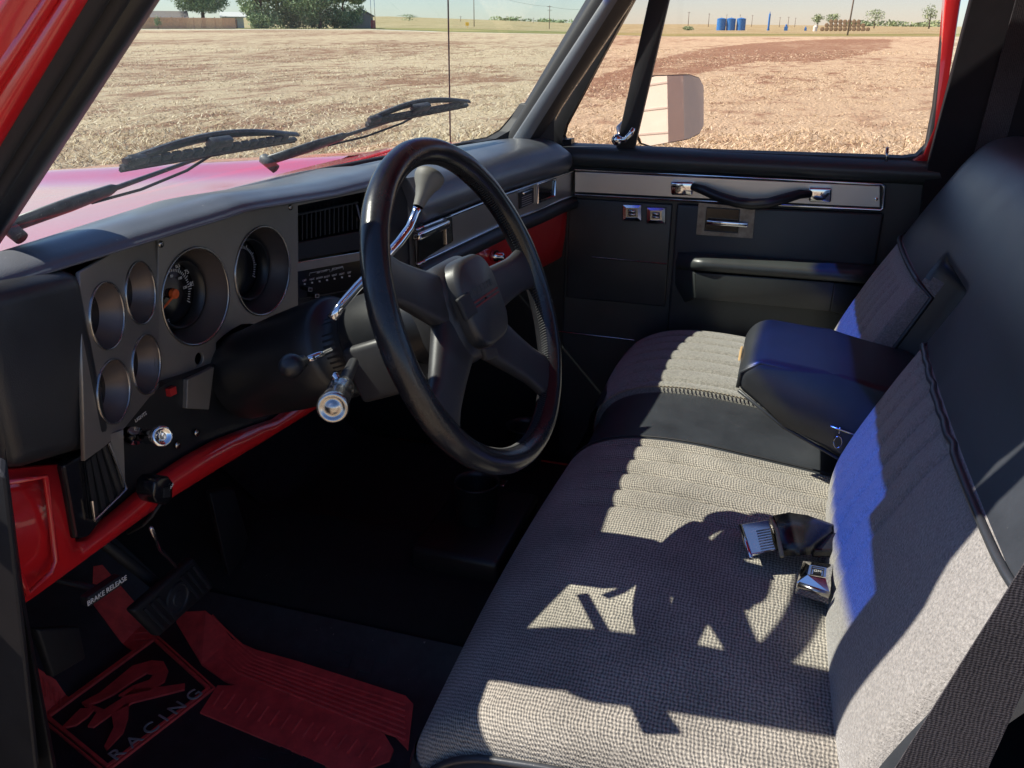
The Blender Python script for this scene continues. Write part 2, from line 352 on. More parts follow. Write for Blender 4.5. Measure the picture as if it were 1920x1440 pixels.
def build_stubble():
    n = 130000
    a = RNG.uniform(AZ-R(33), AZ+R(33), n); r_ = np.exp(RNG.uniform(math.log(9), math.log(75), n))
    x = CAM.x+r_*np.cos(a); y = CAM.y+r_*np.sin(a)
    cl = np.sin(x*1.3+np.sin(y*.7)*2)*np.sin(y*1.7+np.sin(x*.9)*2)+np.sin(x*.23+y*.41)
    keep = (cl+RNG.normal(0, .8, n)) > -.2; keep |= r_ < 16; x, y, r_ = x[keep], y[keep], r_[keep]; n = len(x)
    h = RNG.uniform(.02, .065, n)*np.where(r_ < 17, 1.5, 1); wd = RNG.uniform(.004, .009, n)*(1+r_/25); th = RNG.uniform(0, math.pi, n); lx, ly = RNG.normal(0, .11, n), RNG.normal(0, .11, n)
    z0 = np.full(n, -.655)
    far = r_ > 50; z0[far] = [gz(*p) for p in zip(x[far], y[far])]
    co = np.empty((n, 3, 3), dtype=np.float32)
    co[:, 0] = np.stack([x-wd*np.cos(th), y-wd*np.sin(th), z0], 1); co[:, 1] = np.stack([x+wd*np.cos(th), y+wd*np.sin(th), z0], 1); co[:, 2] = np.stack([x+lx, y+ly, z0+h], 1)
    me = bpy.data.meshes.new('stubble'); me.vertices.add(n*3); me.vertices.foreach_set('co', co.ravel()); me.loops.add(n*3); me.loops.foreach_set('vertex_index', np.arange(n*3)); me.polygons.add(n); me.polygons.foreach_set('loop_start', np.arange(0, n*3, 3)); me.polygons.foreach_set('material_index', RNG.integers(0, 3, n)); me.update(); me.validate()
    ms = [mat('straw_%d' % i, c, .8) for i, c in enumerate(((.62, .50, .30), (.36, .25, .15), (.74, .64, .45)))]
    o = fin('stubble', me, ms); tag(o, 'short dry wheat stubble standing over the nearer part of the field', 'stubble', kind='stuff')
build_stubble()

# ------------------------------------------------------------------ trees, houses and field things
LEAF = [mat('leaf_dark', (.15, .22, .10), .6), mat('leaf_mid', (.23, .32, .15), .6), mat('leaf_light', (.36, .45, .23), .6)]
BARK = mat('bark', (.10, .075, .055), .9, bump=('noise', 8, .8, .05))
def leafcloud(n, lobes, leaf):
    co = np.empty((n, 4, 3), dtype=np.float32); li = RNG.integers(0, len(lobes), n)
    L_ = np.array(lobes)[li]
    d = RNG.normal(size=(n, 3)); d /= np.linalg.norm(d, axis=1)[:, None]; rad = RNG.uniform(.35, 1.05, n)**.6
    c = L_[:, :3]+d*L_[:, 3:6]*rad[:, None]
    u = RNG.normal(size=(n, 3)); u /= np.linalg.norm(u, axis=1)[:, None]; v = np.cross(u, RNG.normal(size=(n, 3))); v /= np.linalg.norm(v, axis=1)[:, None]
    s = (RNG.uniform(.5, 1.2, n)*leaf)[:, None]
    co[:, 0] = c-u*s; co[:, 1] = c-v*s*.6; co[:, 2] = c+u*s; co[:, 3] = c+v*s*.6
    me = bpy.data.meshes.new('crown'); me.vertices.add(n*4); me.vertices.foreach_set('co', co.ravel()); me.loops.add(n*4); me.loops.foreach_set('vertex_index', np.arange(n*4)); me.polygons.add(n); me.polygons.foreach_set('loop_start', np.arange(0, n*4, 4))
    me.polygons.foreach_set('material_index', (li+RNG.integers(0, 2, n)) % 3); me.update(); me.validate(); return me
def tree(name, p, h, wd, n, leaf, label, cat='tree', group=None, low=.15):
    t = empty(name, loc=p); tag(t, label, cat, group)
    b = B(); b.tube([(0, 0, -.3), (.02*h, 0, h*.3), (0, .02*h, h*.7)], [h*.035, h*.025, h*.008], 8)
    for k in range(5):
        a = k*1.3+random.random(); b.tube([(0, 0, h*(.22+.07*k)), (math.cos(a)*wd*.3, math.sin(a)*wd*.3, h*(.45+.07*k))], [h*.014, h*.004], 6)
    b.out('trunk', BARK, t, smooth=True)
    lobes = []
    for k in range(22):
        a = random.uniform(0, 6.28); q = random.uniform(.0 if low < .1 else .1, .9); rr = wd*.5*math.sqrt(max(.05, 1-(2*q-1)**2))*random.uniform(.2, .75)
        s = random.uniform(.2, .34); lobes.append((math.cos(a)*rr, math.sin(a)*rr, h*(low+(1-low)*(.1+.8*q)), wd*s*.8, wd*s*.8, h*s*.45))
    me = leafcloud(n, lobes, leaf); fin('crown', me, LEAF, t); return t
D0 = 168
tree('shade_tree', far_pt(382, 190), 12, 15, 15000, .2, 'single broad tree rising behind the orange wooden fence', low=.16)
for i, (px, D, h, wd, n, lb) in enumerate([
        (492, 172, 5.3, 6.0, 3600, 'rounded tree at the left end of the leafy grove beyond the field'),
        (548, 176, 6.2, 7.0, 4200, 'second tree of the leafy grove, close beside its left end tree'),
        (600, 170, 5.7, 6.5, 4200, 'third tree of the leafy grove, standing right of its middle'),
        (645, 174, 4.6, 5.6, 3400, 'lowest tree at the right end of the grove, beside the grey gabled shed')]):
    tree('broadleaf_tree', far_pt(px, D), h*1.9, wd*1.75, int(n*3), .22, lb, group='trees of the grove beyond the field', low=-.05)
tree('young_tree', far_pt(296, 160), 2.3, 1.3, 700, .08, 'small young tree in front of the left part of the orange fence')
for px, D, h, wd, lb in [(1533, 640, 9, 8, 'round tree on the skyline above the left part of the bale stack'), (1560, 640, 9, 11, 'wide tree on the skyline above the middle of the bale stack'),
                         (1639, 650, 12, 16, 'wide tree on the skyline just right of the bale stack'), (1742, 650, 15, 12, 'tall tree on the skyline near the right door pillar'),
                         (768, 700, 5, 20, 'low clump of bushes on the hill left of the thin aerial'), (1290, 400, 1.7, 6, 'low bush in the pasture left of the blue tanks')]:
    tree('skyline_tree' if h > 6 else 'bush', far_pt(px, D), h, wd, 500, .5 if h > 6 else .35, lb, 'tree' if h > 6 else 'bush', low=.25 if h > 6 else 0)
# far hedgerows that read as one mass
def treeline(px0, px1, D, h, n, label):
    lob = []
    for k in range(26):
        p = far_pt(lerp(px0, px1, random.random()), D*random.uniform(.96, 1.04)); s = random.uniform(.5, 1.3); lob.append((p.x, p.y, p.z+h*.3*s, h*1.6*s, h*1.6*s, h*.55*s))
    o = fin('treeline', leafcloud(n, lob, 2.2), LEAF); tag(o, label, 'trees', kind='stuff')
treeline(925, 1065, 1900, 8, 1500, 'dark treeline along the hilltop seen through the right of the windshield')
treeline(1590, 1775, 1500, 9, 1800, 'long dark treeline on the horizon behind the bale stack')

def wall_house(name, label, px0, px1, D, h, roof, wallmat, roofmat, cat='house', win=0, gable=False, doors=0):
    a, b_ = far_pt(px0, D), far_pt(px1, D); z = min(a.z, b_.z)-.2; u = (b_-a); u.z = 0; L_ = u.length; u.normalize(); n = V((u.y, -u.x, 0))
    if n.dot(a-CAM) < 0: n = -n
    e = empty(name, loc=(a.x, a.y, z)); tag(e, label, cat)
    dp = 8 if not gable else 14
    def W(s, d, zz): return u*s+n*d+V((0, 0, zz))
    bb = B().slab([W(0, 0, 0), W(L_, 0, 0), W(L_, dp, 0), W(0, dp, 0)], (0, 0, h)); bb.out('wall', wallmat, e)
    rf = B()
    if gable:
        bb = B().slab([W(0, 0, h), W(L_, 0, h), W(L_/2, 0, h+roof)], n*dp).out('gable', wallmat, e)
        for s, t in ((-.3, L_/2), (L_+.3, L_/2)):
            rf.slab([W(s, -.3, h-.1), W(t, -.3, h+roof+.05), W(t, dp, h+roof+.05), W(s, dp, h-.1)], (0, 0, .15))
    else:
        rf.slab([W(-.4, -.4, h), W(L_+.4, -.4, h), W(L_+.4, dp/2, h+roof), W(-.4, dp/2, h+roof)], (0, 0, .15)); rf.slab([W(-.4, dp/2, h+roof), W(L_+.4, dp/2, h+roof), W(L_+.4, dp+.4, h), W(-.4, dp+.4, h)], (0, 0, .15))
    rf.out('roof', roofmat, e)
    for k in range(win):
        s = L_*(k+.6)/(win+.2); f = B().slab([W(s, -.05, 1.0), W(s+1, -.05, 1.0), W(s+1, -.05, 2.0), W(s, -.05, 2.0)], n*.06).out('window', M['white'], e)
        B().slab([W(s+.1, -.08, 1.1), W(s+.9, -.08, 1.1), W(s+.9, -.08, 1.9), W(s+.1, -.08, 1.9)], n*.05).out('pane', M['gloss_plastic'], f)
    for k in range(doors):
        s = L_*.3; B().slab([W(s, -.06, 0), W(s+L_*.4, -.06, 0), W(s+L_*.4, -.06, h*.8), W(s, -.06, h*.8)], n*.05).out('door', mat('shed_door', (.30, .29, .28), .6), e)
    return e
brickm = mat('house_siding', (.48, .40, .35), .8); roofm = mat('shingles', (.16, .14, .13), .9, bump=('noise', 5, .5, .03)); whitem = mat('white_siding', (.72, .70, .64), .6); greym = mat('grey_siding', (.30, .29, .29), .6)
wall_house('house', 'long low brown house with a grey roof behind the orange fence', 262, 352, 185, 1.9, 1.2, brickm, roofm, win=3)
wall_house('white_shed', 'small white shed between the single tree and the grove', 418, 458, 195, 2.2, .9, whitem, mat('white_roof', (.6, .6, .56), .5), 'shed', doors=1)
wall_house('gabled_shed', 'grey gabled metal shed at the right end of the grove', 652, 700, 178, 2.4, 1.3, greym, mat('grey_roof', (.36, .36, .36), .4), 'shed', gable=True, doors=1)
def fence():
    a, b_ = far_pt(262, 163), far_pt(444, 163); e = empty('wooden_fence', loc=a); tag(e, 'orange brown board fence in front of the house at the field edge', 'fence')
    u = b_-a; u.z = 0; L_ = u.length; u.normalize(); n = V((u.y, -u.x, 0)); fm = mat('cedar_boards', (.85, .46, .27), .8, var=(3, .85, 1.1))
    bb = B(); k = 0
    while k*.2 < L_-.2:
        bb.box(u*(k*.2+.1)+V((0, 0, .85+.015*math.sin(k*2.1))), (.185, .025, 1.75), 0, (u, n, V((0, 0, 1)))); k += 1
    bb.out('board_panel', fm, e)
    for k in range(10): B().box(u*(L_*k/9)-n*.06+V((0, 0, .9)), (.1, .1, 1.9), 0, (u, n, V((0, 0, 1)))).out('post', mat('post', (.35, .15, .07), .8) if k == 0 else bpy.data.materials['post'], e)
fence()
def tanks():
    bl = mat('tank_blue', (.02, .17, .50), .4, var=(1, .9, 1.1)); src = None
    for i, (px, lb) in enumerate([(1352, 'blue storage tank at the left of the row of three'), (1370, 'blue storage tank in the middle of the row of three'), (1389, 'blue storage tank at the right of the row of three, nearest the blue tower')]):
        p = far_pt(px, 400); e = empty('storage_tank', loc=p); tag(e, lb, 'tank', 'blue storage tanks in the pasture')
        B().lathe((0, 0, 0), (0, 0, 1), [(0, 1.85), (4.4, 1.85), (4.4, 1.9), (4.55, 1.9)], 28).out('shell', bl, e, auto=40)
        B().lathe((0, 0, 4.5), (0, 0, 1), [(0, 1.9), (.3, .9), (.38, .1), (.6, .1)], 28, cap=True).out('lid', bl, e, auto=40)
        B().tube([(-.9, -1.75, 0), (-.9, -1.75, 4.6)], .05, 6).tube([(-.5, -1.85, 0), (-.5, -1.85, 4.6)], .05, 6).out('ladder', bl, e)
    p = far_pt(1441, 400); e = empty('separator_tower', loc=p); tag(e, 'slim blue separator tower with a ladder right of the three tanks', 'tower')
    B().lathe((0, 0, 0), (0, 0, 1), [(0, .55), (.7, .5), (.7, .4), (6.2, .4), (6.6, .15), (7.2, .12)], 18, cap=True).out('shell', bl, e, auto=40)
    B().tube([(-.7, 0, 0), (-.7, 0, 6)], .06, 6).tube([(-.95, 0, 0), (-.95, 0, 6)], .06, 6).out('ladder', bl, e)
    for px, s, lb in [(1474, 1.5, 'small blue pump box alone in the pasture right of the blue tower'), (1511, 1.0, 'small blue box nearest the left end of the bale stack')]:
        p = far_pt(px, 380); e = tag(B().box((0, 0, s*.5), (s*.9, s*.9, s), .05).lathe((0, 0, s), (0, 0, 1), [(0, s*.25), (s*.5, s*.2), (s*.6, .02)], 10).out('pump_box', bl), lb, 'pump'); e.location = p
    p = far_pt(1529, 330); e = tag(B().lathe((0, 0, 0), (0, 0, 1), [(0, .7), (1.4, .7), (1.8, .3), (1.9, .05)], 16, cap=True).out('white_tank', whitem, auto=40), 'small white tank at the left end of the bale stack', 'tank'); e.location = p
tanks()
def bales():
    hm = mat('hay', (.20, .13, .075), .95, bump=('noise', 6, .9, .08), var=(4, .6, 1.3)); hd = mat('hay_end', (.30, .21, .12), .95, bump=('noise', 6, .9, .08), var=(5, .6, 1.3))
    a, b_ = far_pt(1538, 345), far_pt(1636, 345); u = (b_-a); u.z = 0; n_ = int(u.length/1.5); u.normalize(); w_ = V((-u.y, u.x, 0))
    proto = None
    for row in range(3):
        for k in range(n_-row*2):
            for lay in ((0,) if row < 2 else (0,)):
                pos = a+u*((k+.5+row*.5)*1.5+row*.6)+V((0, 0, .7+row*1.2+random.uniform(-.05, .05)))
                if proto is None:
                    proto = B().lathe((0, 0, 0), w_, [(-.7, .01), (-.72, .6), (-.68, .73), (.68, .73), (.72, .6), (.7, .01)], 16).out('hay_bale', [hm, hd], smooth=True)
                    for f in proto.data.polygons:
                        if abs(f.normal.dot(w_)) > .7: f.material_index = 1
                    o = proto
                else: o = proto.copy(); COL.objects.link(o)
                o.location = pos; o.rotation_euler = (random.uniform(-.06, .06), random.uniform(-.06, .06), random.uniform(-.06, .06))
                tag(o, 'round brown hay bale in the long stack at the edge of the far pasture', 'hay bale', 'round bales of the far stack')
bales()
WOOD = mat('pole_wood', (.20, .155, .12), .9)
def pole(px, D, top_row, label, arms=1, lean=0, r=.16):
    p = far_pt(px, D); d = ray(px, top_row); h = CAM.z+d.z/math.hypot(d.x, d.y)*D-p.z
    e = empty('utility_pole', loc=p); tag(e, label, 'utility pole', 'utility poles along the far roads')
    B().tube([(0, 0, -.5), (0, lean, h)], [r, r*.7], 8).out('post', WOOD, e, smooth=True)
    for k in range(arms):
        B().box((0, lean*.9, h-.5-k*1.2), (1.9, .12, .14), 0, (V((.6, -.8, 0)), V((.8, .6, 0)), V((0, 0, 1)))).out('crossarm', WOOD, e)
    return p+V((0, 0, h-.4))
tops = [pole(889, 330, -25, 'tall pole nearest the thin aerial, its top out of view'), pole(1030, 360, 10, 'pole with two crossarms right of the aerial on the hillside', 2)]
pole(1591, 175, -70, 'thick leaning pole in front of the hay bales, reaching out of view', 1, -.4, .15)
SP = [(864, 700, 30, 'short pole left of the yellow sign on the hill'), (1000, 900, 33, 'short far pole between the treeline and the hillside pole'), (1213, 420, 14, 'pole seen inside the vent window'), (1290, 560, 22, 'pole alone left of the blue tanks'), (1328, 640, 25, 'pole just left of the first blue tank'),
      (1361, 800, 27, 'small pole above the gap between the first two blue tanks'), (1386, 800, 27, 'small pole above the third blue tank'), (1409, 760, 28, 'small pole between the third tank and the blue tower'), (1461, 760, 32, 'small pole just right of the blue tower'), (1477, 700, 31, 'small pole above the blue pump box'), (1490, 800, 33, 'smallest pole, right of the blue pump box')]
for px, D, tr, lb in SP: pole(px, D, tr, lb, 1, 0, .22)
for k, (px, lb) in enumerate(((697, 'thin steel pole left of a matching one beside the grey shed'), (704, 'thin steel pole right of its twin beside the grey shed'))):
    p = far_pt(px, 170); o = tag(B().tube([(0, 0, 0), (0, 0, 7)], .05, 8).out('steel_pole', M['steel'], smooth=True), lb, 'pole', 'steel poles by the grey shed'); o.location = p
    q = far_pt(px+.5, 172)
o = tag(B().box((0, 0, .7), (1.1, .5, 1.4), .1).out('red_trailer', mat('dull_red', (.30, .05, .05), .5)), 'dull red machine at the foot of the two steel poles', 'trailer'); o.location = far_pt(700, 168)
o = tag(B().box((0, 0, 1.0), (.1, .9, .8), .02).tube([(0, 0, 0), (0, 0, .8)], .05, 6).out('yellow_sign', mat('sign_yellow', (.75, .45, .05), .5)), 'small yellow road marker on the green hillside', 'sign'); o.location = far_pt(876, 230)
def wire(a, b_, label, sag=1.2):
    pts = [a.lerp(b_, k/12)-V((0, 0, sag*4*(k/12)*(1-k/12))) for k in range(13)]
    tag(B().tube(pts, .03, 5).out('power_line', M['rubber']), label, 'wire')
wire(tops[0], tops[1], 'thin power line strung between the two hillside poles')
wire(tops[1], far_pt(1135, 380)+V((0, 0, 9)), 'thin power line leaving the hillside pole towards the windshield pillar')
# metal building behind the truck, seen only in the door mirror
def metal_building():
    e = empty('metal_building', loc=(0, 0, 0)); tag(e, 'white ribbed metal building with a brown corner trim, reflected in the door mirror', 'building')
    wm = mat('building_siding', (.74, .70, .62), .5, var=(2, .95, 1.03)); am = mat('annex_siding', (.58, .52, .47), .6, var=(2, .95, 1.05)); tm = mat('corner_trim', (.60, .42, .34), .5)
    return e, wm, am, tm
# ================================================================== THE TRUCK
T = empty('pickup_truck'); tag(T, 'old red pickup truck seen through its driver door, black dash, grey bench seat', 'pickup truck')
# ---- body: roof, floor, rear wall, hood
# windshield surface, curved across and raked back
def wy(x, z):
    u = max(-1.1, min(1.1, (x-.76)/.70)); t = (u+1)/2
    return lerp(.745-1.0*(z-.885), .635-.745*(z-.845), t)+.10*(1-u*u)
b = B()
RX0, RX1, RZ = .28, 1.40, 1.265
def roof_row(f):
    xs_ = [RX0-.015, RX0, .35, .55, .75, .95, 1.2, RX1, RX1+.02]; zs_ = [-.03, 0, .03, .045, .05, .045, .03, 0, -.03]
    return [(x, f(x), RZ+z) for x, z in zip(xs_, zs_)]
b.grid([roof_row(lambda x: max(.475, wy(x, 1.262)+.02))]+[roof_row(lambda x, q=q: q) for q in (.30, 0, -.4, -.72)])  # unseen front lip pushed past the glass to cut the blue light
b.grid([[(x, max(.475, wy(x, 1.262)+.02), 1.266), (x, max(.465, wy(x, 1.262)-.01), 1.246), (x, wy(x, 1.262)-.06, 1.262), (x, .25, RZ+.01)] for x in np.linspace(RX0-.03, RX1+.02, 30)])
b.slab([(.165, .51, 1.240), (.36, .50, 1.240), (.36, .30, 1.245), (.262, .27, 1.245)], (0, 0, .02))  # unseen corner plate added to block sun between pillar and roof
b.out('roof', M['red'], T, smooth=False)
B().slab([(-.06, -.72, 0), (1.52, -.72, 0), (1.52, -.72, .86), (-.06, -.72, .86)], (0, -.03, 0)).slab([(-.06, -.72, 1.22), (1.5, -.72, 1.22), (1.46, -.72, 1.36), (0, -.72, 1.36)], (0, -.03, 0)).slab([(-.06, -.72, .86), (.12, -.72, .86), (.12, -.72, 1.22), (-.06, -.72, 1.22)], (0, -.03, 0)).slab([(1.3, -.72, .86), (1.5, -.72, .86), (1.5, -.72, 1.22), (1.3, -.72, 1.22)], (0, -.03, 0)).out('rear_wall', M['vinyl'], T)
# floor pan with the transmission hump, toe board and firewall
def floor_z(x, y):
    z = .0
    if y > 1.08: z = (y-1.08)*.85
    h = .13*math.exp(-((x-.80)/.17)**4) if abs(x-.8) < .5 else 0
    return z+h*min(1, max(0, (y+.1)/.5))
P = [[(x, y, floor_z(x, y)-.004) for x in np.linspace(-.07, 1.53, 54)] for y in np.linspace(-.7, 1.5, 60)]
B().grid(P).out('cab_floor', M['carpet'], T, smooth=True)
B().slab([(-.12, 1.45, -.1), (1.6, 1.45, -.1), (1.6, 1.45, .70), (-.12, 1.45, .70)], (0, .02, 0)).out('firewall', M['carpet'], T)
B().slab([(-.05, .70, -.08), (-.05, 1.45, -.08), (-.05, 1.45, .72), (-.05, .70, .72)], (.03, 0, 0)).out('kick_panel', M['plastic'], T)
B().slab([(1.502, .49, -.08), (1.502, 1.45, -.08), (1.502, 1.45, .70), (1.502, .90, .78), (1.502, .49, .84)], (.03, 0, 0)).out('kick_panel', M['plastic'], T)
# rocker and sill on the driver side
B().slab([(-.12, -.7, -.18), (.03, -.7, -.18), (.03, -.7, .02), (-.08, -.7, .02)], (0, 1.2, 0), .01).out('rocker_panel', M['red'], T, auto=40)
B().box((-.025, .0, .028), (.07, 1.0, .012), .003).out('sill_plate', M['dark_chrome'], T)
# hood, cowl and fenders
def hood_z(x, y):
    s = abs(x-.72)/.85
    z = .80-.11*((y-.9)/1.25)-.05*max(0, (y-1.8)/.35)**2
    return z+.018*math.exp(-((s-.62)/.12)**2)-.05*max(0, s-.93)/.07*.4
P = [[(x, y, hood_z(x, y)) for x in np.linspace(-.12, 1.60, 44)] for y in np.linspace(.93, 2.15, 26)]
P.append([(x, 2.20, hood_z(x, 2.15)-.04) for x in np.linspace(-.12, 1.60, 44)]); P.append([(x, 2.22, .35) for x in np.linspace(-.12, 1.60, 44)])
B().grid(P).out('hood', M['red'], T, smooth=True)
for sx, x0 in ((-1, -.13), (1, 1.61)):
    P = [[(x0+sx*dx, y, hood_z(x0, y)-dz) for dx, dz in ((0, .0), (.04, .003), (.09, .02), (.12, .07), (.13, .5))] for y in np.linspace(.80, 2.18, 20)]
    B().grid(P).out('fender', M['red'], T, smooth=True)
b = B(); P = [[(x, y, .805+.012*(1-((x-.72)/.8)**2)+(.93-y)*.08) for x in np.linspace(-.10, 1.56, 40)] for y in np.linspace(.70, .935, 6)]
b.grid(P); cw = b.out('cowl_panel', M['red'], T, smooth=True)
b = B()
for k in range(120):
    x = -.04+k*.0125
    for j in range(2): b.box((x, .835+j*.022+.0*(x-.72)**2, .822), (.006, .012, .003), 0)
b.out('cowl_grille', M['redink'], cw)
# ---- windshield: curved across, raked back
P = [[(x, wy(x, z), z) for x in np.linspace(.19, 1.43, 60)] for z in np.linspace(.815, 1.27, 30)]
B().grid(P).out('windshield', M['wind'], T, smooth=True)['label'] = 'dusty raked windshield with a deep blue sunshade band along its top'
B().tube([(x, wy(x, 1.252)-.005, 1.252) for x in np.linspace(.18, 1.40, 30)], .012, 8).out('header_seal', M['rubber'], T, smooth=True)
B().tube([(x, wy(x, .838)-.004, .838) for x in np.linspace(.06, 1.38, 40)], .008, 8).out('base_seal', M['rubber'], T, smooth=True)
# ---- pillars: strips lofted between two photographed rows of each edge line, at the pillar's own planes
def strip_pillar(name, cols, mats, parent, t0=-.9, t1=1.0):
    """cols: edges ((px, py, X), (px, py, X)) upper and lower point of each edge line"""
    pa = empty(name, parent)
    for i in range(len(cols)-1):
        if mats[i] is None: continue
        E = []
        for (u, l) in (cols[i], cols[i+1]):
            a, c = at(u[0], u[1], 'X', u[2]), at(l[0], l[1], 'X', l[2]); E.append((a, c))
        nm, mt, bul = mats[i]
        P = []
        for k in range(13):
            t = lerp(t0, t1, k/12); p, q = E[0][0].lerp(E[0][1], t), E[1][0].lerp(E[1][1], t); nrm = (E[0][1]-E[0][0]).cross(q-p).normalized()
            if nrm.x > 0: nrm = -nrm
            row = []
            for j in range(9):
                s = j/8; row.append(p.lerp(q, s)+nrm*bul*math.sin(math.pi*s))
            P.append(row+[q+V((.03, .02, 0)), p+V((.03, .02, 0))])
        B().grid(P, close=True).out(nm, mt, pa, auto=50)
    return pa
strip_pillar('driver_pillar', [((75-110, 0, .10), (-110, 112, .09)), ((75, 0, .105), (0, 112, .095)), ((110, 0, .11), (0, 172, .10)), ((165, 0, .120), (0, 275, .110)), ((200, 0, .14), (0, 322, .125)),
                         ((243, 0, .16), (0, 385, .14)), ((292, 0, .18), (5, 440, .16))],
             [('painted_edge', M['red'], .008), ('painted_edge', M['red'], .004), ('painted_edge', M['red'], .006), ('weatherstrip', M['rubber'], .008), ('weatherstrip', M['rubber'], .008), ('pillar_trim', M['vinyl'], .004)], T, -1.15, 1.3)
strip_pillar('passenger_pillar', [((1109, 0, 1.40), (990, 200, 1.40)), ((1131, 0, 1.37), (1000, 200, 1.37)), ((1158, 0, 1.37), (1032, 200, 1.37)), ((1187, 0, 1.45), (1052, 200, 1.45))],
             [('weatherstrip', M['rubber'], .012), ('pillar_trim', M['dash'], .004), ('weatherstrip', M['rubber'], .008)], T, -1.05, 1.36)
# lower outer corner of the windshield frame
B().slab([at(993, 195, 'X', 1.41), at(975, 224, 'X', 1.41), at(955, 248, 'X', 1.40), at(930, 262, 'X', 1.38), at(880, 268, 'X', 1.33), at(880, 290, 'X', 1.33), at(1040, 290, 'X', 1.43), at(1040, 195, 'X', 1.43)], (.02, .03, 0), .003).out('pillar_base', M['rubber'], T)
# driver side weatherstrip running down the hinge pillar
for px0, px1, mt, X, nm in ((-60, 12, M['rubber'], -.09, 'weatherstrip'), (8, 45, M['plastic'], -.07, 'weatherstrip')):
    B().slab([at(px0, 860, 'X', X), at(px1, 1150 if px0 > 0 else 890, 'X', X), at(px1+62, 1470, 'X', X), at(px0+10, 1470, 'X', X)], (.02, .02, 0), .004).out(nm, mt, T)
# ---- aerial, wipers
B().tube([(1.70, .87, .72), (1.705, .865, 1.75)], .0022, 8).lathe((1.70, .87, .72), (0, 0, 1), [(0, .014), (.02, .012), (.03, .004)], 12, cap=True).out('aerial', M['wiper'], T, smooth=True)
def on_wind(px, py, off=.012):
    d = ray(px, py); lo, hi = .3, 4.0
    f = lambda t: (CAM+d*t/F).y-wy((CAM+d*t/F).x, (CAM+d*t/F).z)-off
    for _ in range(50):
        mid = (lo+hi)/2
        if f(mid) > 0: hi = mid
        else: lo = mid
    return CAM+d*lo/F
def wiper(tip, heel, pivot, join, label):
    e = empty('wiper', T); e['label'] = label
    A, Z = on_wind(*heel, .03), on_wind(*tip, .03); n = V((0, .8, .6))
    J = on_wind(*join, .045); PV = on_wind(*pivot, .03)
    L_ = (Z-A).length; u = (Z-A).normalized(); v = u.cross(n).normalized()
    if v.z > 0: v = -v
    # bridge with slots
    pts = [A.lerp(Z, t)+n*.012*math.sin(math.pi*t)-v*.010*math.sin(math.pi*t) for t in np.linspace(0, 1, 15)]
    bl = B(); bl.tube(pts, [(.0025+.0045*math.sin(math.pi*min(1, .12+t*.9)), .005) for t in np.linspace(0, 1, 15)], 8, flat=v)
    bl.box(A.lerp(Z, .46)-v*.009, (.05, .012, .014), .003, (u, n, v)); bl.box(A.lerp(Z, .05), (.03, .010, .014), .003, (u, n, v))
    for k in range(16): bl.box(A.lerp(Z, .08+.055*k)+v*.003, (.017, .006, .011), .0008, (u, n, v))
    bl.tube([A.lerp(Z, t)+v*.009 for t in (0, .5, 1)], [(.0028, .005)]*3, 8, flat=v)
    bl.out('wiper_blade', M['wiper'], e, auto=40)
    B().tube([A.lerp(Z, t)+v*.013 for t in (0, .33, .66, 1)], (.0035), 6).out('blade_rubber', M['rubber'], e)
    B().tube([PV, PV.lerp(J, .25), PV.lerp(J, .42), PV.lerp(J, .45), J], [(.010, .006), (.012, .006), (.009, .005), (.004, .003), (.003, .002)], 8, flat=v).lathe(PV, n, [(-.02, .008), (.008, .009), (.012, .004)], 12, cap=True).out('wiper_arm', M['wiper'], e, smooth=True)
    B().tube([PV.lerp(J, .35)+v*.012, PV.lerp(J, .6)+v*.022, PV.lerp(J, .85)+v*.018, J], .0022, 6).out('washer_hose', M['rubber'], e, smooth=True)
    return e
wiper((558, 252), (234, 303), (15, 425), (405, 285), 'wiper in front of the driver, its arm reaching in from the pillar')
wiper((880, 190), (692, 225), (500, 302), (800, 205), 'wiper in front of the passenger side, raised higher on the glass')

# ---- passenger door
XD = 1.50
D_ = empty('passenger_door', T, (0, 0, 0))
def door_poly(pts, X=XD): return ats(pts, 'X', X)
M['door_vinyl'] = mat('door_vinyl', (.036, .041, .041), .36, bump=('voronoi', 800, .25, .0004), var=(8, .85, 1.2), dust=(420, .77)); dv = M['door_vinyl']
B().slab([(XD, .50, -.03), (XD, -.30, -.03), (XD, -.30, .80), (XD, .50, .80)], (.03, 0, 0), .006).out('door_panel', dv, D_)
B().slab([(XD-.012, -.205, .14), (XD-.012, .235, .14), (XD-.012, .235, .708), (XD-.012, -.205, .715)], (.02, 0, 0), .006, 3).out('inset_panel', dv, D_, auto=40)
B().slab([(XD-.006, .245, .46), (XD-.006, .49, .46), (XD-.006, .49, .706), (XD-.006, .245, .706)], (.02, 0, 0), .004, 3).out('inset_panel', dv, D_, auto=40)
# ledge under the window
P = []
for y in np.linspace(.52, -.30, 30):
    P.append([(XD-.004, y, .778), (XD-.020, y, .785), (XD-.028, y, .797), (XD-.028, y, .808), (XD-.018, y, .820), (XD-.004, y, .826), (XD+.05, y, .826)])
B().grid(P).out('window_ledge', dv, D_, smooth=True)
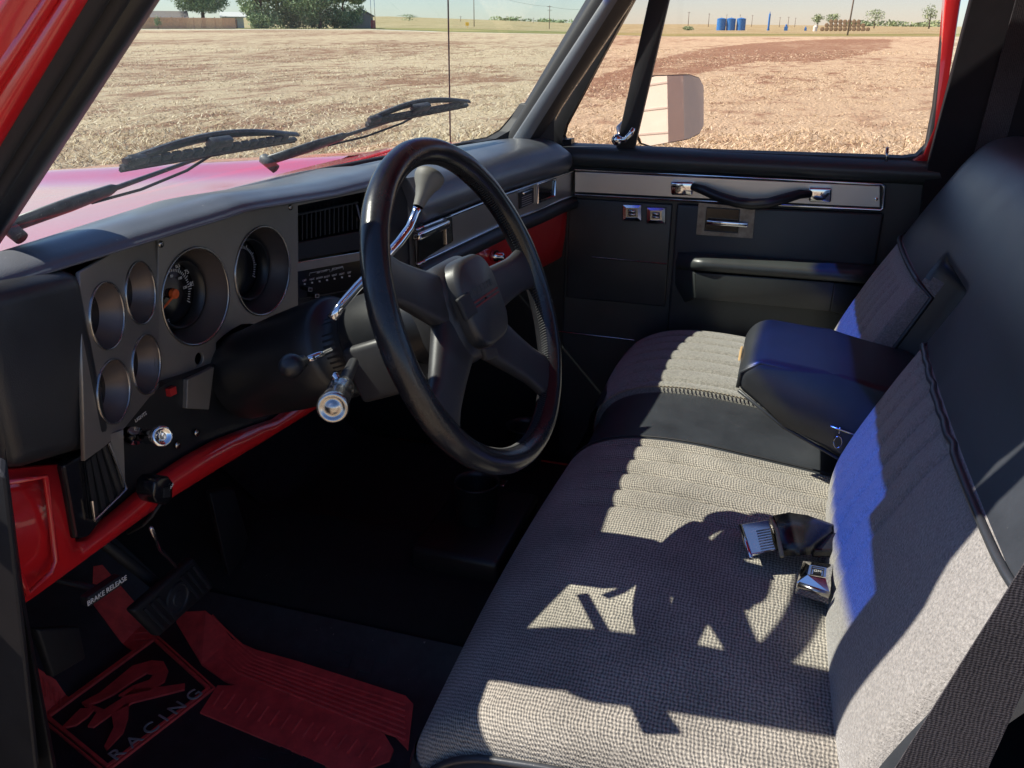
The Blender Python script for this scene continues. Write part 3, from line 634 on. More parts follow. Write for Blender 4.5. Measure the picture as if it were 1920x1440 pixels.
# window frame (black channel) round the drop glass and the vent window
wf = [(1212, -120), (1050, 232), (1046, 256), (1056, 272), (1080, 281), (1190, 286), (1690, 303), (1722, 298), (1745, 275), (1760, 200), (1790, -60)]
FR = door_poly(wf, XD+.01)
def ribbon(pts, w_in, th, name, mt, parent, X0):
    """closed-section channel following a polyline in a plane of constant X"""
    b = B(); n = len(pts); P = []
    for i, p in enumerate(pts):
        t = (pts[min(i+1, n-1)]-pts[max(i-1, 0)]).normalized(); nn = V((0, -t.z, t.y))
        P.append([p+nn*w_in+V((-th, 0, 0)), p-nn*.0+V((-th-.004, 0, 0)), p-nn*w_in*.9+V((-th, 0, 0)), p-nn*w_in+V((.03, 0, 0)), p+nn*w_in+V((.03, 0, 0))])
    b.grid(P, close=True); return b.out(name, mt, parent, auto=60)
ribbon(FR[:7], .010, .010, 'window_frame', M['rubber'], D_, XD)
ribbon(FR[6:], .009, .006, 'window_frame', M['rubber'], D_, XD)
B().slab(door_poly([(1229, -60), (1268, -60), (1187, 287), (1153, 284)], XD), (.02, 0, 0), .003).out('vent_divider', M['rubber'], D_, auto=40)
B().tube([at(1190, -20, 'X', 1.45), at(1185, 5, 'X', 1.452), at(1052, 202, 'X', 1.455), at(1040, 225, 'X', 1.455)], .0022, 6).out('pillar_bead', M['dark_chrome'], D_)
B().slab(door_poly([(1190, 286), (1745, 303), (1790, -60), (1262, -60)], XD+.022), (.004, 0, 0)).out('window_glass', M['side'], D_)
B().slab(door_poly([(1212, -60), (1050, 240), (1056, 272), (1160, 284), (1240, -60)], XD+.012), (.004, 0, 0)).out('vent_glass', M['side'], D_)
# front slanted door frame between the pillar and the vent glass
B().slab(door_poly([(1180, -60), (1222, -60), (1056, 236), (1050, 262), (1062, 285), (1035, 288), (1030, 232)], XD-.01), (.03, 0, 0), .005).out('front_frame', M['vinyl'], D_, auto=40)
b = B(); q = at(1158, 262, 'X', 1.475)
b.lathe(q, (-1, 0, 0), [(-.02, .011), (0, .013), (.010, .012), (.014, .004)], 16, cap=True)
b.tube([q+V((-.004, 0, 0)), at(1172, 262, 'X', 1.47), at(1182, 252, 'X', 1.468), at(1188, 240, 'X', 1.468)], [.008, .0065, .006, .004], 10)
b.out('vent_latch', M['chrome'], D_, smooth=True)
# lock pin
b = B(); q = at(1661, 312, 'X', XD-.008); b.tube([q, at(1664, 276, 'X', XD-.008)], .0032, 8).lathe(q, (0, 0, 1), [(-.006, .010), (.002, .010), (.003, .006)], 14, cap=True).out('lock_pin', M['dark_chrome'], D_, smooth=True)
# red jamb beyond the door and the trim panel behind it
B().slab(door_poly([(1776, -60), (1812, -60), (1776, 170), (1757, 262), (1738, 306), (1705, 318), (1700, 304), (1735, 290), (1756, 240)], 1.50), (.04, .0, 0), .004).out('door_pillar', M['red'], T, auto=40)
B().slab([(1.475, -.315, .0), (1.475, -.72, .0), (1.44, -.72, 1.34), (1.44, -.30, 1.34), (1.475, -.270, .80)], (.03, 0, 0), .004).out('corner_trim', mat('dark_trim', (.012, .010, .012), .75, spec=.2, var=(12, .7, 1.3)), T)
B().slab([(1.462, -.345, .78), (1.462, -.395, .78), (1.432, -.42, 1.30), (1.432, -.37, 1.30)], (.003, 0, 0), .001).out('shoulder_belt', M['web'], T)
b = B().slab([(1.43, -.40, 1.02), (1.43, -.50, 1.02), (1.43, -.48, 1.14), (1.43, -.42, 1.14)], (.03, 0, 0), .012, 3).out('belt_guide', M['plastic'], T, auto=40)
# aluminium trim strip with its chrome edge
tr = B().slab(door_poly([(1078, 322), (1650, 349), (1650, 389), (1078, 360)], XD-.012), (.006, 0, 0), .001).out('trim_strip', M['brushed'], D_)
b = B(); c_ = door_poly([(1078, 318), (1653, 345), (1658, 350), (1656, 390), (1651, 394), (1078, 365)], XD-.012)
b.tube(c_, .0032, 8).out('chrome_edge', M['chrome'], D_, smooth=True)
B().lathe(at(1643, 373, 'X', XD-.012), (-1, 0, 0), [(0, .004), (.003, .0035), (.004, .001)], 10, cap=True).out('screw', M['chrome'], D_)
# grab handle
gh = empty('grab_handle', D_)
for x0, y0, x1, y1 in ((1257, 341, 1300, 366), (1516, 352, 1560, 379)):
    B().slab(door_poly([(x0, y0), (x1, y0+1), (x1-2, y1+1), (x0+1, y1)], XD-.030), (.022, 0, 0), .004, 3).out('end_cap', M['chrome'], gh, auto=50)
hp = [(1298, 350, -.026), (1318, 356, -.036), (1345, 368, -.052), (1380, 379, -.06), (1410, 383, -.062), (1440, 381, -.06), (1475, 371, -.05), (1500, 364, -.036), (1520, 364, -.028)]
B().tube([at(x, y, 'X', XD+d) for x, y, d in hp], [.008, .010, .011, .0115, .012, .0115, .011, .010, .008], 14).out('grip', M['plastic'], gh, smooth=True)
# window switches
for cx, cy in ((1185, 399), (1230, 404)):
    s = empty('window_switch', D_)
    sq = lambda h, X: door_poly([(cx-h, cy-h*.86), (cx+h, cy-h*.82), (cx+h, cy+h*.86), (cx-h, cy+h*.82)], X)
    b = B(); a_, c_, d_ = sq(19, XD-.008), sq(17, XD-.014), sq(11, XD-.016)
    b.grid([a_+[a_[0]], c_+[c_[0]], d_+[d_[0]]]); b.slab(sq(11, XD-.0150), (.004, 0, 0)); b.out('switch_plate', M['chrome'], s)
    B().slab(sq(7, XD-.017), (.003, 0, 0), .0008).out('switch_recess', M['plastic'], s)
    for dy in (-3, 3): B().tube([at(cx-6, cy+dy, 'X', XD-.020), at(cx+6, cy+dy+.3, 'X', XD-.020)], .0022, 8).out('rocker', M['chrome'], s, smooth=True)
# inner door release
s = empty('door_release', D_)
o_ = door_poly([(1310, 380), (1416, 390), (1411, 447), (1305, 440)], XD-.016); i_ = door_poly([(1325, 388), (1388, 392), (1384, 438), (1320, 433)], XD-.016); e_ = door_poly([(1328, 392), (1384, 396), (1381, 433), (1324, 429)], XD+.004)
b = B(); b.grid([o_+[o_[0]], i_+[i_[0]], e_+[e_[0]]]); b.grid([[p+V((.006, 0, 0)) for p in o_+[o_[0]]], o_+[o_[0]]]); b.out('release_frame', mat('release_metal', (.16, .16, .165), .3, .9, var=(50, .6, 1.4)), s)
B().slab(door_poly([(1326, 390), (1386, 394), (1383, 435), (1322, 431)], XD-.0135), (.002, 0, 0)).out('release_recess', M['gloss_plastic'], s)
B().slab(door_poly([(1325, 413), (1403, 419), (1401, 427), (1324, 421)], XD-.030), (.012, 0, 0), .002).out('release_lever', M['chrome'], s, auto=40)
# armrest of the door
am = empty('door_armrest', D_)
def arm_sec(px_t, py_t, py_b, dtop, dbot):
    return at(px_t, py_t, 'X', XD-dtop), at(px_t, py_b, 'X', XD-dbot)
b = B()
fa = door_poly([(1283, 497), (1305, 510), (1562, 530), (1575, 590), (1549, 584), (1310, 560), (1286, 568)], XD-.05)
b.slab([at(1266, 486, 'X', XD-.012), at(1303, 511, 'X', XD-.080), at(1304, 560, 'X', XD-.072), at(1284, 568, 'X', XD-.018), at(1264, 532, 'X', XD-.012)], (.012, 0, 0), .003)
b.slab([at(1303, 511, 'X', XD-.080), at(1565, 530, 'X', XD-.080), at(1556, 584, 'X', XD-.072), at(1304, 560, 'X', XD-.072)], (.05, 0, 0), .003)
b.slab([at(1565, 530, 'X', XD-.080), at(1640, 540, 'X', XD-.02), at(1640, 600, 'X', XD-.02), at(1556, 584, 'X', XD-.072)], (.03, 0, 0), .003)
b.out('armrest_base', dv, am, auto=30)
P = []
for k in range(24):
    t = k/23; px = lerp(1268, 1650, t); yb = lerp(504, 534, t); yt = lerp(471, 497, t); d = .086*min(1, .25+t*8)*(1 if t < .9 else lerp(1, .5, (t-.9)/.1))
    p_b = at(px, yb, 'X', XD-d); p_m = p_b+V((-.004, 0, .010)); p_c = p_b+V((.004, 0, .026)); p_t = V((XD-.008, p_b.y, at(px, yt, 'X', XD-.008).z)); p_k = p_t+V((.006, 0, -.02))
    P.append([p_b+V((.03, 0, -.001)), p_b, p_m, p_b+V((-.003, 0, .019)), p_c, p_b.lerp(p_t, .55)+V((0, 0, .016)), p_t, p_k])
B().grid(P).out('armrest_pad', dv, am, smooth=True)
B().tube([at(1110, 482, 'X', XD-.008), at(1250, 495, 'X', XD-.008)], .0016, 6).out('panel_seam', M['dark_chrome'], D_)
B().tube([at(1030, 619.5, 'X', XD-.006), at(1190, 638, 'X', XD-.006)], .0016, 6).out('sill_bead', M['steel'], D_)

# ---- driver door, swung open towards the front, out of the picture
OD = empty('driver_door', T); od = V((-.97, -.24, 0)); on_ = V((.24, -.97, 0)); oh = V((.02, .80, 0))
W3 = lambda u_, z, n_=0: oh+od*u_+on_*n_+V((0, 0, z))
B().slab([W3(0, -.12), W3(.92, -.12), W3(.92, .80), W3(0, .80)], on_*.05, .01).out('door_shell', M['red'], OD, auto=40)
B().slab([W3(.03, -.06, .052), W3(.88, -.06, .052), W3(.88, .78, .052), W3(.03, .78, .052)], on_*.012, .004).out('door_lining', dv, OD, auto=40)
B().tube([W3(.03, .80, .02), W3(.42, 1.25, .02), W3(.86, 1.25, .02), W3(.92, .80, .02)], .014, 8).tube([W3(.30, .80, .02), W3(.40, 1.23, .02)], .010, 8).out('window_frame', M['rubber'], OD)
B().slab([W3(.05, .80, .02), W3(.42, 1.24, .02), W3(.86, 1.24, .02), W3(.91, .80, .02)], on_*.003).out('window_glass', M['side'], OD)
# ---- door mirror
mi = empty('side_mirror', T)
mc = at(1256, 206, 'X', 1.78); fwd = (mc-CAM).normalized()
refl = V((-.06, -.99, .03)).normalized(); mn = (refl-fwd).normalized(); mu = mn.cross(V((0, 0, 1))).normalized(); mv = mu.cross(mn)
mu = -mu if mu.dot(RT) < 0 else mu
def mpt(px, py, off=0):
    d = ray(px, py); o_ = mc+mn*off; t = (o_-CAM).dot(mn)/d.dot(mn); return CAM+d*t
mo = [(1228, 143), (1292, 141), (1310, 147), (1318, 163), (1318, 235), (1310, 250), (1290, 260), (1218, 273), (1203, 268), (1196, 252), (1190, 215), (1200, 160), (1212, 147)]
B().slab([mpt(*p, .001) for p in mo], mn*.003, 0).out('mirror_glass', M['mirror'], mi)
cx_, cy_ = 1256, 206
B().slab([mpt(cx_+(p[0]-cx_)*1.03, cy_+(p[1]-cy_)*1.03, -.001) for p in mo], -mn*.008, .002, 2).out('mirror_shell', M['rubber'], mi, auto=40)
B().tube([at(1185, 262, 'X', 1.60), at(1172, 235, 'X', 1.66), at(1180, 190, 'X', 1.74), mc-mn*.03+V((0, .02, .0))], .009, 10).tube([at(1165, 265, 'X', 1.58), at(1160, 240, 'X', 1.66), at(1185, 215, 'X', 1.74), mc-mn*.03+V((0, .0, -.03))], .007, 10).out('mirror_arm', M['dark_chrome'], mi, smooth=True)
# metal building placed where the mirror looks
e, wm, am_, tm = metal_building()
rc = mc+refl*11; side = V((0, 0, 1)).cross(refl).normalized()
def rb(px, dist, z):
    """ground position seen in the mirror at a photo column"""
    d = ray(px, 206).normalized(); r_ = d-mn*2*d.dot(mn); h = V((r_.x, r_.y, 0)).normalized(); p = mc+h*dist; p.z = z; return p
pa, pb, pc = rb(1262, 11, -.7), rb(1190, 11.6, -.7), rb(1325, 12.5, -.7)
u1 = (pb-pa).normalized(); u2 = (pc-pa).normalized()
B().slab([pa, pa+u1*22, pa+u1*22+V((0, 0, 4.2)), pa+V((0, 0, 4.2))], refl*.2).out('wall', wm, e)
b = B()
for k in range(11): b.slab([pa+u1*0+V((0, 0, .35*k+.2))-refl*.015, pa+u1*22+V((0, 0, .35*k+.2))-refl*.015, pa+u1*22+V((0, 0, .35*k+.225))-refl*.015, pa+V((0, 0, .35*k+.225))-refl*.015], refl*.02)
b.out('siding_lap', am_, e)
B().slab([pa+u2*.1, pa+u2*8, pa+u2*8+V((0, 0, 4.2)), pa+u2*.1+V((0, 0, 4.2))], refl*.2).out('annex_wall', am_, e)
B().slab([pa-u1*.0-u2*.25-refl*.2, pa+u2*.55-refl*.2, pa+u2*.55-refl*.2+V((0, 0, 4.2)), pa-u2*.25-refl*.2+V((0, 0, 4.2))], refl*.03).out('corner_trim', tm, e)

# ---- dashboard
DB = empty('dashboard', T)
YB = .685
def bz(px, py, Y=YB): p = at(px, py, 'Y', Y); return p
# pad: lofted over stations across the cab
def pad_sec(x):
    yw = wy(x, .86)-.012; yt = float(np.interp(x, [.8, 1.03, 1.15, 1.31, 1.42, 1.50], [.577, .553, .54, .512, .49, .47]))
    zl = float(np.interp(x, [.05, .17, .35, .55, .78], [.874, .880, .897, .880, .872])); yl = float(np.interp(x, [.05, .16, .34, .78], [.665, .650, .590, .580]))
    A = [(yw, .840), (yw-.01, .856), ((yw+yl)/2+.02, lerp(.858, zl, .72)), (yl+.042, zl+.003), (yl+.012, zl-.001), (yl, zl-.008), (yl+.005, zl-.016), (yl+.11, zl-.018)]
    Bs = [(yw, .835), (yw-.01, .846), ((yw+yt)/2, .853), (yt+.035, .848), (yt+.010, .838), (yt-.010, .814), (yt-.012, .79), (yt+.002, .772)]
    t = min(1, max(0, (x-.76)/.05)); t = t*t*(3-2*t)
    s = [(lerp(a[0], b_[0], t), lerp(a[1], b_[1], t)) for a, b_ in zip(A, Bs)]
    if x > 1.40:    # the end rolls down towards the door
        q = min(1, (x-1.40)/.08); d = .045*(1-math.sqrt(max(0, 1-q*q))); s = [(y+d*.6 if i > 2 else y, z-d*(1 if i in (1, 2, 3, 4) else .2)) for i, (y, z) in enumerate(s)]
    return s
XS = list(np.linspace(.03, .75, 26))+list(np.linspace(.76, .81, 12))+list(np.linspace(.83, 1.40, 20))+list(np.linspace(1.41, 1.48, 8))
def smooth_sec(s, n=6):
    out = []
    for i in range(len(s)-1):
        p0, p1, p2, p3 = s[max(i-1, 0)], s[i], s[i+1], s[min(i+2, len(s)-1)]
        for k in range(n):
            t = k/n; out.append(tuple(.5*((2*p1[c])+(-p0[c]+p2[c])*t+(2*p0[c]-5*p1[c]+4*p2[c]-p3[c])*t*t+(-p0[c]+3*p1[c]-3*p2[c]+p3[c])*t**3) for c in (0, 1)))
    out.append(s[-1]); return out
B().grid([[(x, y, z) for y, z in smooth_sec(pad_sec(x))] for x in XS]).out('dash_pad', M['dash'], DB, smooth=True)
# left end bolster of the pad
B().slab([(.02, .638, .872), (.02, .638, .702), (.148, .638, .674), (.148, .638, .862)], (0, .2, 0), .018, 5).out('pad_bolster', M['vinyl'], DB, auto=60)
# steel structure behind the bezel
B().slab([(.05, .76, .54), (.76, .76, .54), (.76, .76, .85), (.05, .76, .85)], (0, .02, 0)).out('cluster_backing', M['plastic'], DB)
# driver side bezel plate with its holes (2D curve in the plane Y = YB)
def plate(name, outline, holes, mt, parent, origin, ux, uy, ext=.0015, bev=.0008):
    cu = bpy.data.curves.new(name, 'CURVE'); cu.dimensions = '2D'; cu.fill_mode = 'BOTH'; cu.extrude = ext; cu.bevel_depth = bev; cu.bevel_resolution = 1
    for loop in [outline]+holes:
        s = cu.splines.new('POLY'); s.points.add(len(loop)-1); s.use_cyclic_u = True
        for p_, (u, v) in zip(s.points, loop): p_.co = (u, v, 0, 1)
    cu.materials.append(mt); o = bpy.data.objects.new(name, cu); COL.objects.link(o)
    ux, uy = V(ux).normalized(), V(uy).normalized(); uz = ux.cross(uy); mm = Matrix.Identity(4)
    for i, a in enumerate((ux, uy, uz)):
        for j in range(3): mm[j][i] = a[j]
    o.matrix_world = Matrix.Translation(V(origin)) @ mm; o.parent = parent; return o
GA = [  # centre px, top row, bottom row, small?
    ((196, 592), 522, 660, 1), ((259, 549), 484, 612, 1), ((208, 734), 667, 799, 1), ((270, 683), 622, 744, 1), ((366, 556), 461, 651, 0), ((491, 508), 422, 594, 0)]
class Plane:
    def __init__(s, o, d): s.o = V(o); s.u = V(d).normalized(); s.n = V((s.u.y, -s.u.x, 0)); s.n = s.n if s.n.y < 0 else -s.n
    def __call__(s, px, py, off=0):
        d = ray(px, py); o_ = s.o+s.n*off; t = (o_-CAM).dot(s.n)/d.dot(s.n); return CAM+d*t
    def two(s, p): return ((p-s.o).dot(s.u), (p-s.o).z)
    def pt(s, p, a, b_, off=0): return V(p)+s.u*a+V((0, 0, b_))+s.n*off
HP = at(296, 560, 'Y', YB); PL = Plane(HP, (.966, .259, 0)); PM = Plane(HP, (.9985, -.055, 0))
gd = []; LO = {PL: [], PM: []}
for (c, t, b_, sm) in GA:
    q = PL if sm else PM; p = q(*c); r_ = (q(c[0], t).z-q(c[0], b_).z)/2; gd.append((p, r_, sm, q))
    p2 = q.two(p); LO[q].append([(p2[0]+r_*math.cos(a), p2[1]+r_*math.sin(a)) for a in np.linspace(0, 2*math.pi, 48, endpoint=False)])
for c in ((371, 672), (495, 613)):
    p2 = PM.two(PM(*c)); LO[PM].append([(p2[0]+.0085*math.cos(a), p2[1]+.0085*math.sin(a)) for a in np.linspace(0, 2*math.pi, 20, endpoint=False)])
plate('instrument_bezel', [PL.two(PL(*p)) for p in [(146, 512), (200, 480), (294, 436), (294, 731), (278, 742), (231, 800), (190, 838), (156, 862)]], LO[PL], M['bezel'], DB, HP, PL.u, (0, 0, 1))
plate('instrument_bezel', [PM.two(PM(*p)) for p in [(294, 436), (400, 402), (478, 382), (552, 366), (556, 612), (484, 641), (475, 640), (473, 606), (450, 607), (433, 616), (416, 628), (402, 641), (402, 683), (360, 702), (314, 718), (294, 731)]], LO[PM], M['bezel'], DB, HP, PM.u, (0, 0, 1))
for c in ((297, 451), (541, 383)):
    p = PM(*c); B().lathe(PM.pt(p, 0, -.004, .002), PM.n, [(0, .0045), (.002, .004), (.0025, .001)], 12, cap=True).out('bezel_screw', M['dark_chrome'], DB, smooth=True)
for i, (p, r_, sm, Q) in enumerate(gd):
    g = empty('gauge', DB, (0, 0, 0))
    if i == 4: g['label'] = 'speedometer, the large gauge with readable numbers'
    dep = .038 if not sm else .020; rin = r_*.72; AXN = Q.n; Z = V((0, 0, 1))
    B().lathe(Q.pt(p, 0, 0, .001), AXN, [(-.003, r_), (.003, r_*1.0), (.004, r_*.975), (.002, r_*.95)], 56).out('gauge_ring', M['ring'], g, smooth=True)
    B().lathe(Q.pt(p, 0, 0, .001), AXN, [(.002, r_*.955), (-dep*.15, r_*.93), (-dep, rin)], 56).out('gauge_cup', M['gauge_cup'], g, smooth=True)
    B().lathe(Q.pt(p, 0, 0, -dep*.95), AXN, [(-.004, rin*1.02), (0, rin*1.02), (.0002, .001)], 48).out('gauge_face', M['gloss_plastic'], g)
    fo = -dep*.95+.0016
    if not sm:
        B().lathe(Q.pt(p, 0, 0, fo), AXN, [(0, rin*.99), (.016, rin*.97), (.016, rin*.90), (0, rin*.86)], 48).out('dial_rim', M['plastic'], g, smooth=True)
        def dial(num, ang, rr, size):
            a = R(ang); text('dial_number', num, size, Q.pt(p, rr*math.cos(a), rr*math.sin(a), fo+.0006), Q.u, Z, M['white'], g)
        tk = B()
        for k in range(0, 41):
            a = R(215-k*250/40); l_ = .006 if k % 5 == 0 else .0035; r0 = rin*.62
            c_, s_ = math.cos(a), math.sin(a); tk.box(Q.pt(p, (r0+l_/2)*c_, (r0+l_/2)*s_, fo+.0005), (l_, .0006, .0009), 0, (Q.u*c_+Z*s_, Q.n, Z*c_-Q.u*s_))
        tk.out('dial_ticks', M['white'], g)
        if i == 4:
            for k, nm in enumerate(('5', '15', '25', '35', '45', '55', '65', '75', '85')): dial(nm, 245-k*30, rin*.80, .0085)
            for k, nm in enumerate(('20', '40', '60', '80', '100', '120')): dial(nm, 205-k*40, rin*.50, .005)
            B().box(Q.pt(p, -.012, -.006, fo+.004), (.03, .001, .0028), 0, (Q.u*.9+Z*.43, Q.n, Z*.9-Q.u*.43)).lathe(Q.pt(p, 0, 0, fo), Q.n, [(0, .007), (.005, .006), (.006, .001)], 16).out('needle', M['orange'], g)
    else:
        tk = B()
        for k in range(7):
            a = R(150-k*20); c_, s_ = math.cos(a), math.sin(a); tk.box(Q.pt(p, rin*.7*c_, rin*.7*s_, fo), (.004, .0005, .0009), 0, (Q.u*c_+Z*s_, Q.n, Z*c_-Q.u*s_))
        tk.out('dial_ticks', M['plastic'], g)
# centre panel, turned towards the driver: corners from the photo at level heights
def atz(px, py, z): return at(px, py, 'Z', z)
c0 = PM(553, 382); ang_dir = V((.93, -.36, 0)).normalized()
nC = V((-ang_dir.y, ang_dir.x, 0)); nC = nC if nC.y < 0 else -nC
def cpn(px, py, off=0):
    d = ray(px, py); o_ = c0+nC*off; t = (o_-CAM).dot(nC)/d.dot(nC); return CAM+d*t
vt = [(556, 384), (690, 357), (692, 470), (557, 493)]; rd = [(556, 508), (692, 484), (692, 578), (557, 603)]
L2 = lambda P: [((p-c0).dot(ang_dir), (p-c0).z) for p in P]
outl = L2([cpn(549, 372), cpn(690, 344), cpn(790, 330), cpn(790, 540), cpn(700, 580), cpn(645, 593), cpn(552, 614)])
plate('centre_bezel', outl, [L2([cpn(*p) for p in vt]), L2([cpn(*p) for p in rd])], M['bezel'], DB, c0, ang_dir, (0, 0, 1))
# air vent
av = empty('centre_air_vent', DB)
b = B(); q = [cpn(*p, .001) for p in vt]; b.tube(q+[q[0]], .0014, 6).out('vent_edge', M['dark_chrome'], av)
q2 = [cpn(557, 389, -.018), cpn(690, 363, -.018), cpn(692, 440, -.018), cpn(559, 460, -.018)]
B().slab([cpn(550, 380, -.03), cpn(700, 350, -.03), cpn(700, 480, -.03), cpn(550, 500, -.03)], -nC*.004).out('vent_box', M['gloss_plastic'], av)
for k in range(13):
    t = k/12; px = lerp(566, 668, t); py = lerp(402, 381, t); B().slab([cpn(px, py, -.006), cpn(px+2.2, py, -.006), cpn(px+2.2, py+48, -.006), cpn(px, py+48, -.006)], -nC*.012).out('vent_slat', M['plastic'], av)
B().slab([cpn(557, 402, -.003), cpn(672, 378, -.003), cpn(672, 381, -.003), cpn(557, 405, -.003)], -nC*.006).slab([cpn(557, 455, -.003), cpn(690, 430, -.003), cpn(690, 466, -.001), cpn(557, 489, -.001)], -nC*.008, .002).out('vent_lip', M['plastic'], av)
B().slab([cpn(668, 384, 0), cpn(671, 384, 0), cpn(678, 415, 0), cpn(675, 415, 0)], -nC*.01).out('vent_wheel', M['steel'], av)
# heater control panel
hc = empty('climate_control', DB)
B().slab([cpn(*p, -.004) for p in rd], -nC*.006, .001).out('control_face', M['gloss_plastic'], hc)
q = [cpn(*p, .001) for p in rd]; B().tube(q+[q[0]], .0013, 6).out('control_edge', M['dark_chrome'], hc)
for k, wd in enumerate(('OFF', 'MAX', 'NORM', 'BI-LEV', 'VENT', 'HEAT', 'DEF')):
    px = lerp(571, 655, k/6); py = lerp(526, 511, k/6)
    text('control_word', wd, .0042, cpn(px, py, -.0032), ang_dir, (0, 0, 1), M['white'], hc)
    B().slab([cpn(px-1.5, py+5, -.0036), cpn(px+1.5, py+5, -.0036), cpn(px+1.5, py+8, -.0036), cpn(px-1.5, py+8, -.0036)], nC*.0006).out('control_mark', M['white'], hc)
for nm, px, py in (('AIR COND', 604, 509), ('ECONOMY', 633, 503)): text('control_word', nm, .0042, cpn(px, py, -.0032), ang_dir, (0, 0, 1), M['white'], hc)
B().tube([cpn(580, 517, -.003), cpn(581, 512, -.003), cpn(618, 505, -.003), cpn(619, 510, -.003)], .0004, 4).tube([cpn(622, 509, -.003), cpn(623, 503, -.003), cpn(643, 500, -.003), cpn(644, 505, -.003)], .0004, 4).out('control_bracket', M['white'], hc)
for px, py in ((582, 543), (595, 555)):
    B().slab([cpn(px-5, py-4, .006), cpn(px+4, py-4, .006), cpn(px+4, py+4, .006), cpn(px-5, py+4, .006)], -nC*.012, .001).out('slider_knob', M['plastic'], hc)
    q = [cpn(px-3.5, py-3, .0064), cpn(px+3, py-3, .0064), cpn(px+3, py+3, .0064), cpn(px-3.5, py+3, .0064)]; B().tube(q+[q[0]], .0005, 4).out('slider_mark', M['white'], hc)
B().slab([cpn(562, 560, -.003), cpn(690, 537, -.003), cpn(690, 539, -.003), cpn(562, 562, -.003)], -nC*.002).out('slider_slot', M['plastic'], hc)
# side of the centre stack towards the passenger
B().slab([(.735, .600, .56), (.790, .585, .56), (.790, .74, .56), (.735, .74, .56)], (0, 0, .29), .004).out('stack_side', M['plastic'], DB)
# passenger side trim strip of the dash
def yt(x): return float(np.interp(x, [.78, .8, 1.03, 1.15, 1.31, 1.42, 1.50], [.578, .577, .553, .54, .512, .497, .481]))
XT = list(np.linspace(.79, 1.505, 26))
pt = B().grid([[(x, yt(x)-.002, z) for z in (.714, .768)] for x in XT]).out('dash_trim', M['brushed'], DB, smooth=True)
b = B()
for z in (.770, .712): b.tube([(x, yt(x)-.004, z) for x in XT], .0030, 8)
b.out('dash_chrome_edge', M['chrome'], DB, smooth=True)
B().grid([[(x, yt(x)+dy, z) for dy, z in ((.0, .710), (-.012, .706), (-.018, .696), (-.014, .684), (.004, .676), (.03, .676))] for x in XT]).out('lower_roll', M['vinyl'], DB, smooth=True)
# red steel glove box face
B().grid([[(x, yt(x)+.012+dy, z) for dy, z in ((0, .685), (.004, .62), (.012, .56), (.03, .545), (.10, .55))] for x in XT]).out('glove_box', M['red'], DB, smooth=True)
p = V((1.05, yt(1.05)+.01, .665)); q = at(930, 480, 'Y', .548); B().lathe(q, (0, -1, 0), [(-.01, .011), (.004, .012), (.006, .008), (.016, .008), (.018, .004)], 18, cap=True).out('glove_box_latch', M['chrome'], DB, smooth=True)
# chrome ashtray pull and the small vents in the strip
def on_strip(px, py, off=.004):
    lo, hi = .3, 4.0; d = ray(px, py)/F
    for _ in range(50):
        mid = (lo+hi)/2; p = CAM+d*mid
        if p.y-(yt(p.x)-off) > 0: hi = mid
        else: lo = mid
    return CAM+d*lo
def strip_quad(P, off=.004): return [on_strip(x, y, off) for x, y in P]
ash = empty('ashtray', DB)
B().slab(strip_quad([(786, 427), (848, 402), (850, 452), (786, 492)], .006), (0, .008, 0), .001).out('ashtray_face', M['gloss_plastic'], ash)
B().slab(strip_quad([(788, 437), (845, 412), (847, 426), (789, 453)], .022), (0, .016, 0), .004, 3).out('ashtray_pull', M['chrome'], ash, auto=50)
B().slab(strip_quad([(836, 408), (848, 404), (848, 455), (838, 460)], .010), (0, .006, 0), .001).out('ashtray_end', M['dark_chrome'], ash)
sv = empty('passenger_air_vent', DB)
q = strip_quad([(1008, 346), (1042, 335), (1039, 368), (1008, 380)], .006); B().tube(q+[q[0]], .0028, 6).out('vent_frame', M['chrome'], sv)
B().slab(strip_quad([(1010, 348), (1040, 338), (1037, 366), (1010, 377)], .004), (0, .003, 0)).out('vent_recess', M['gloss_plastic'], sv)
bd = empty('dash_badge', DB)
B().slab(strip_quad([(974, 362), (1001, 352), (1001, 380), (975, 392)], .005), (0, .003, 0), .0005).out('badge_plate', M['plastic'], bd)
B().slab(strip_quad([(983, 361), (1000, 355), (1000, 359), (983, 365)], .010), (0, .005, 0), .001).out('badge_lever', M['chrome'], bd)
b = B()
for k in range(5): b.slab(strip_quad([(979, 370+k*4), (997, 363+k*4), (997, 364.3+k*4), (979, 371.3+k*4)], .0065), (0, .001, 0))
b.out('badge_lines', M['dim_white'], bd)
# driver side lower panels
YL = .650
lp = [(118, 868), (156, 862), (190, 838), (231, 800), (278, 742), (314, 718), (360, 702), (402, 684), (640, 600), (640, 760), (560, 762), (523, 788), (444, 818), (415, 826), (318, 884), (307, 891), (164, 1011), (140, 1016)]
B().slab(ats(lp, 'Y', YL+.02), (0, .02, 0)).out('lower_panel', M['plastic'], DB)
B().slab(ats([(352, 712), (402, 688), (392, 768), (350, 766)], 'Y', YL+.014), (0, .008, 0), .001).out('fuse_cover', M['bezel'], DB)
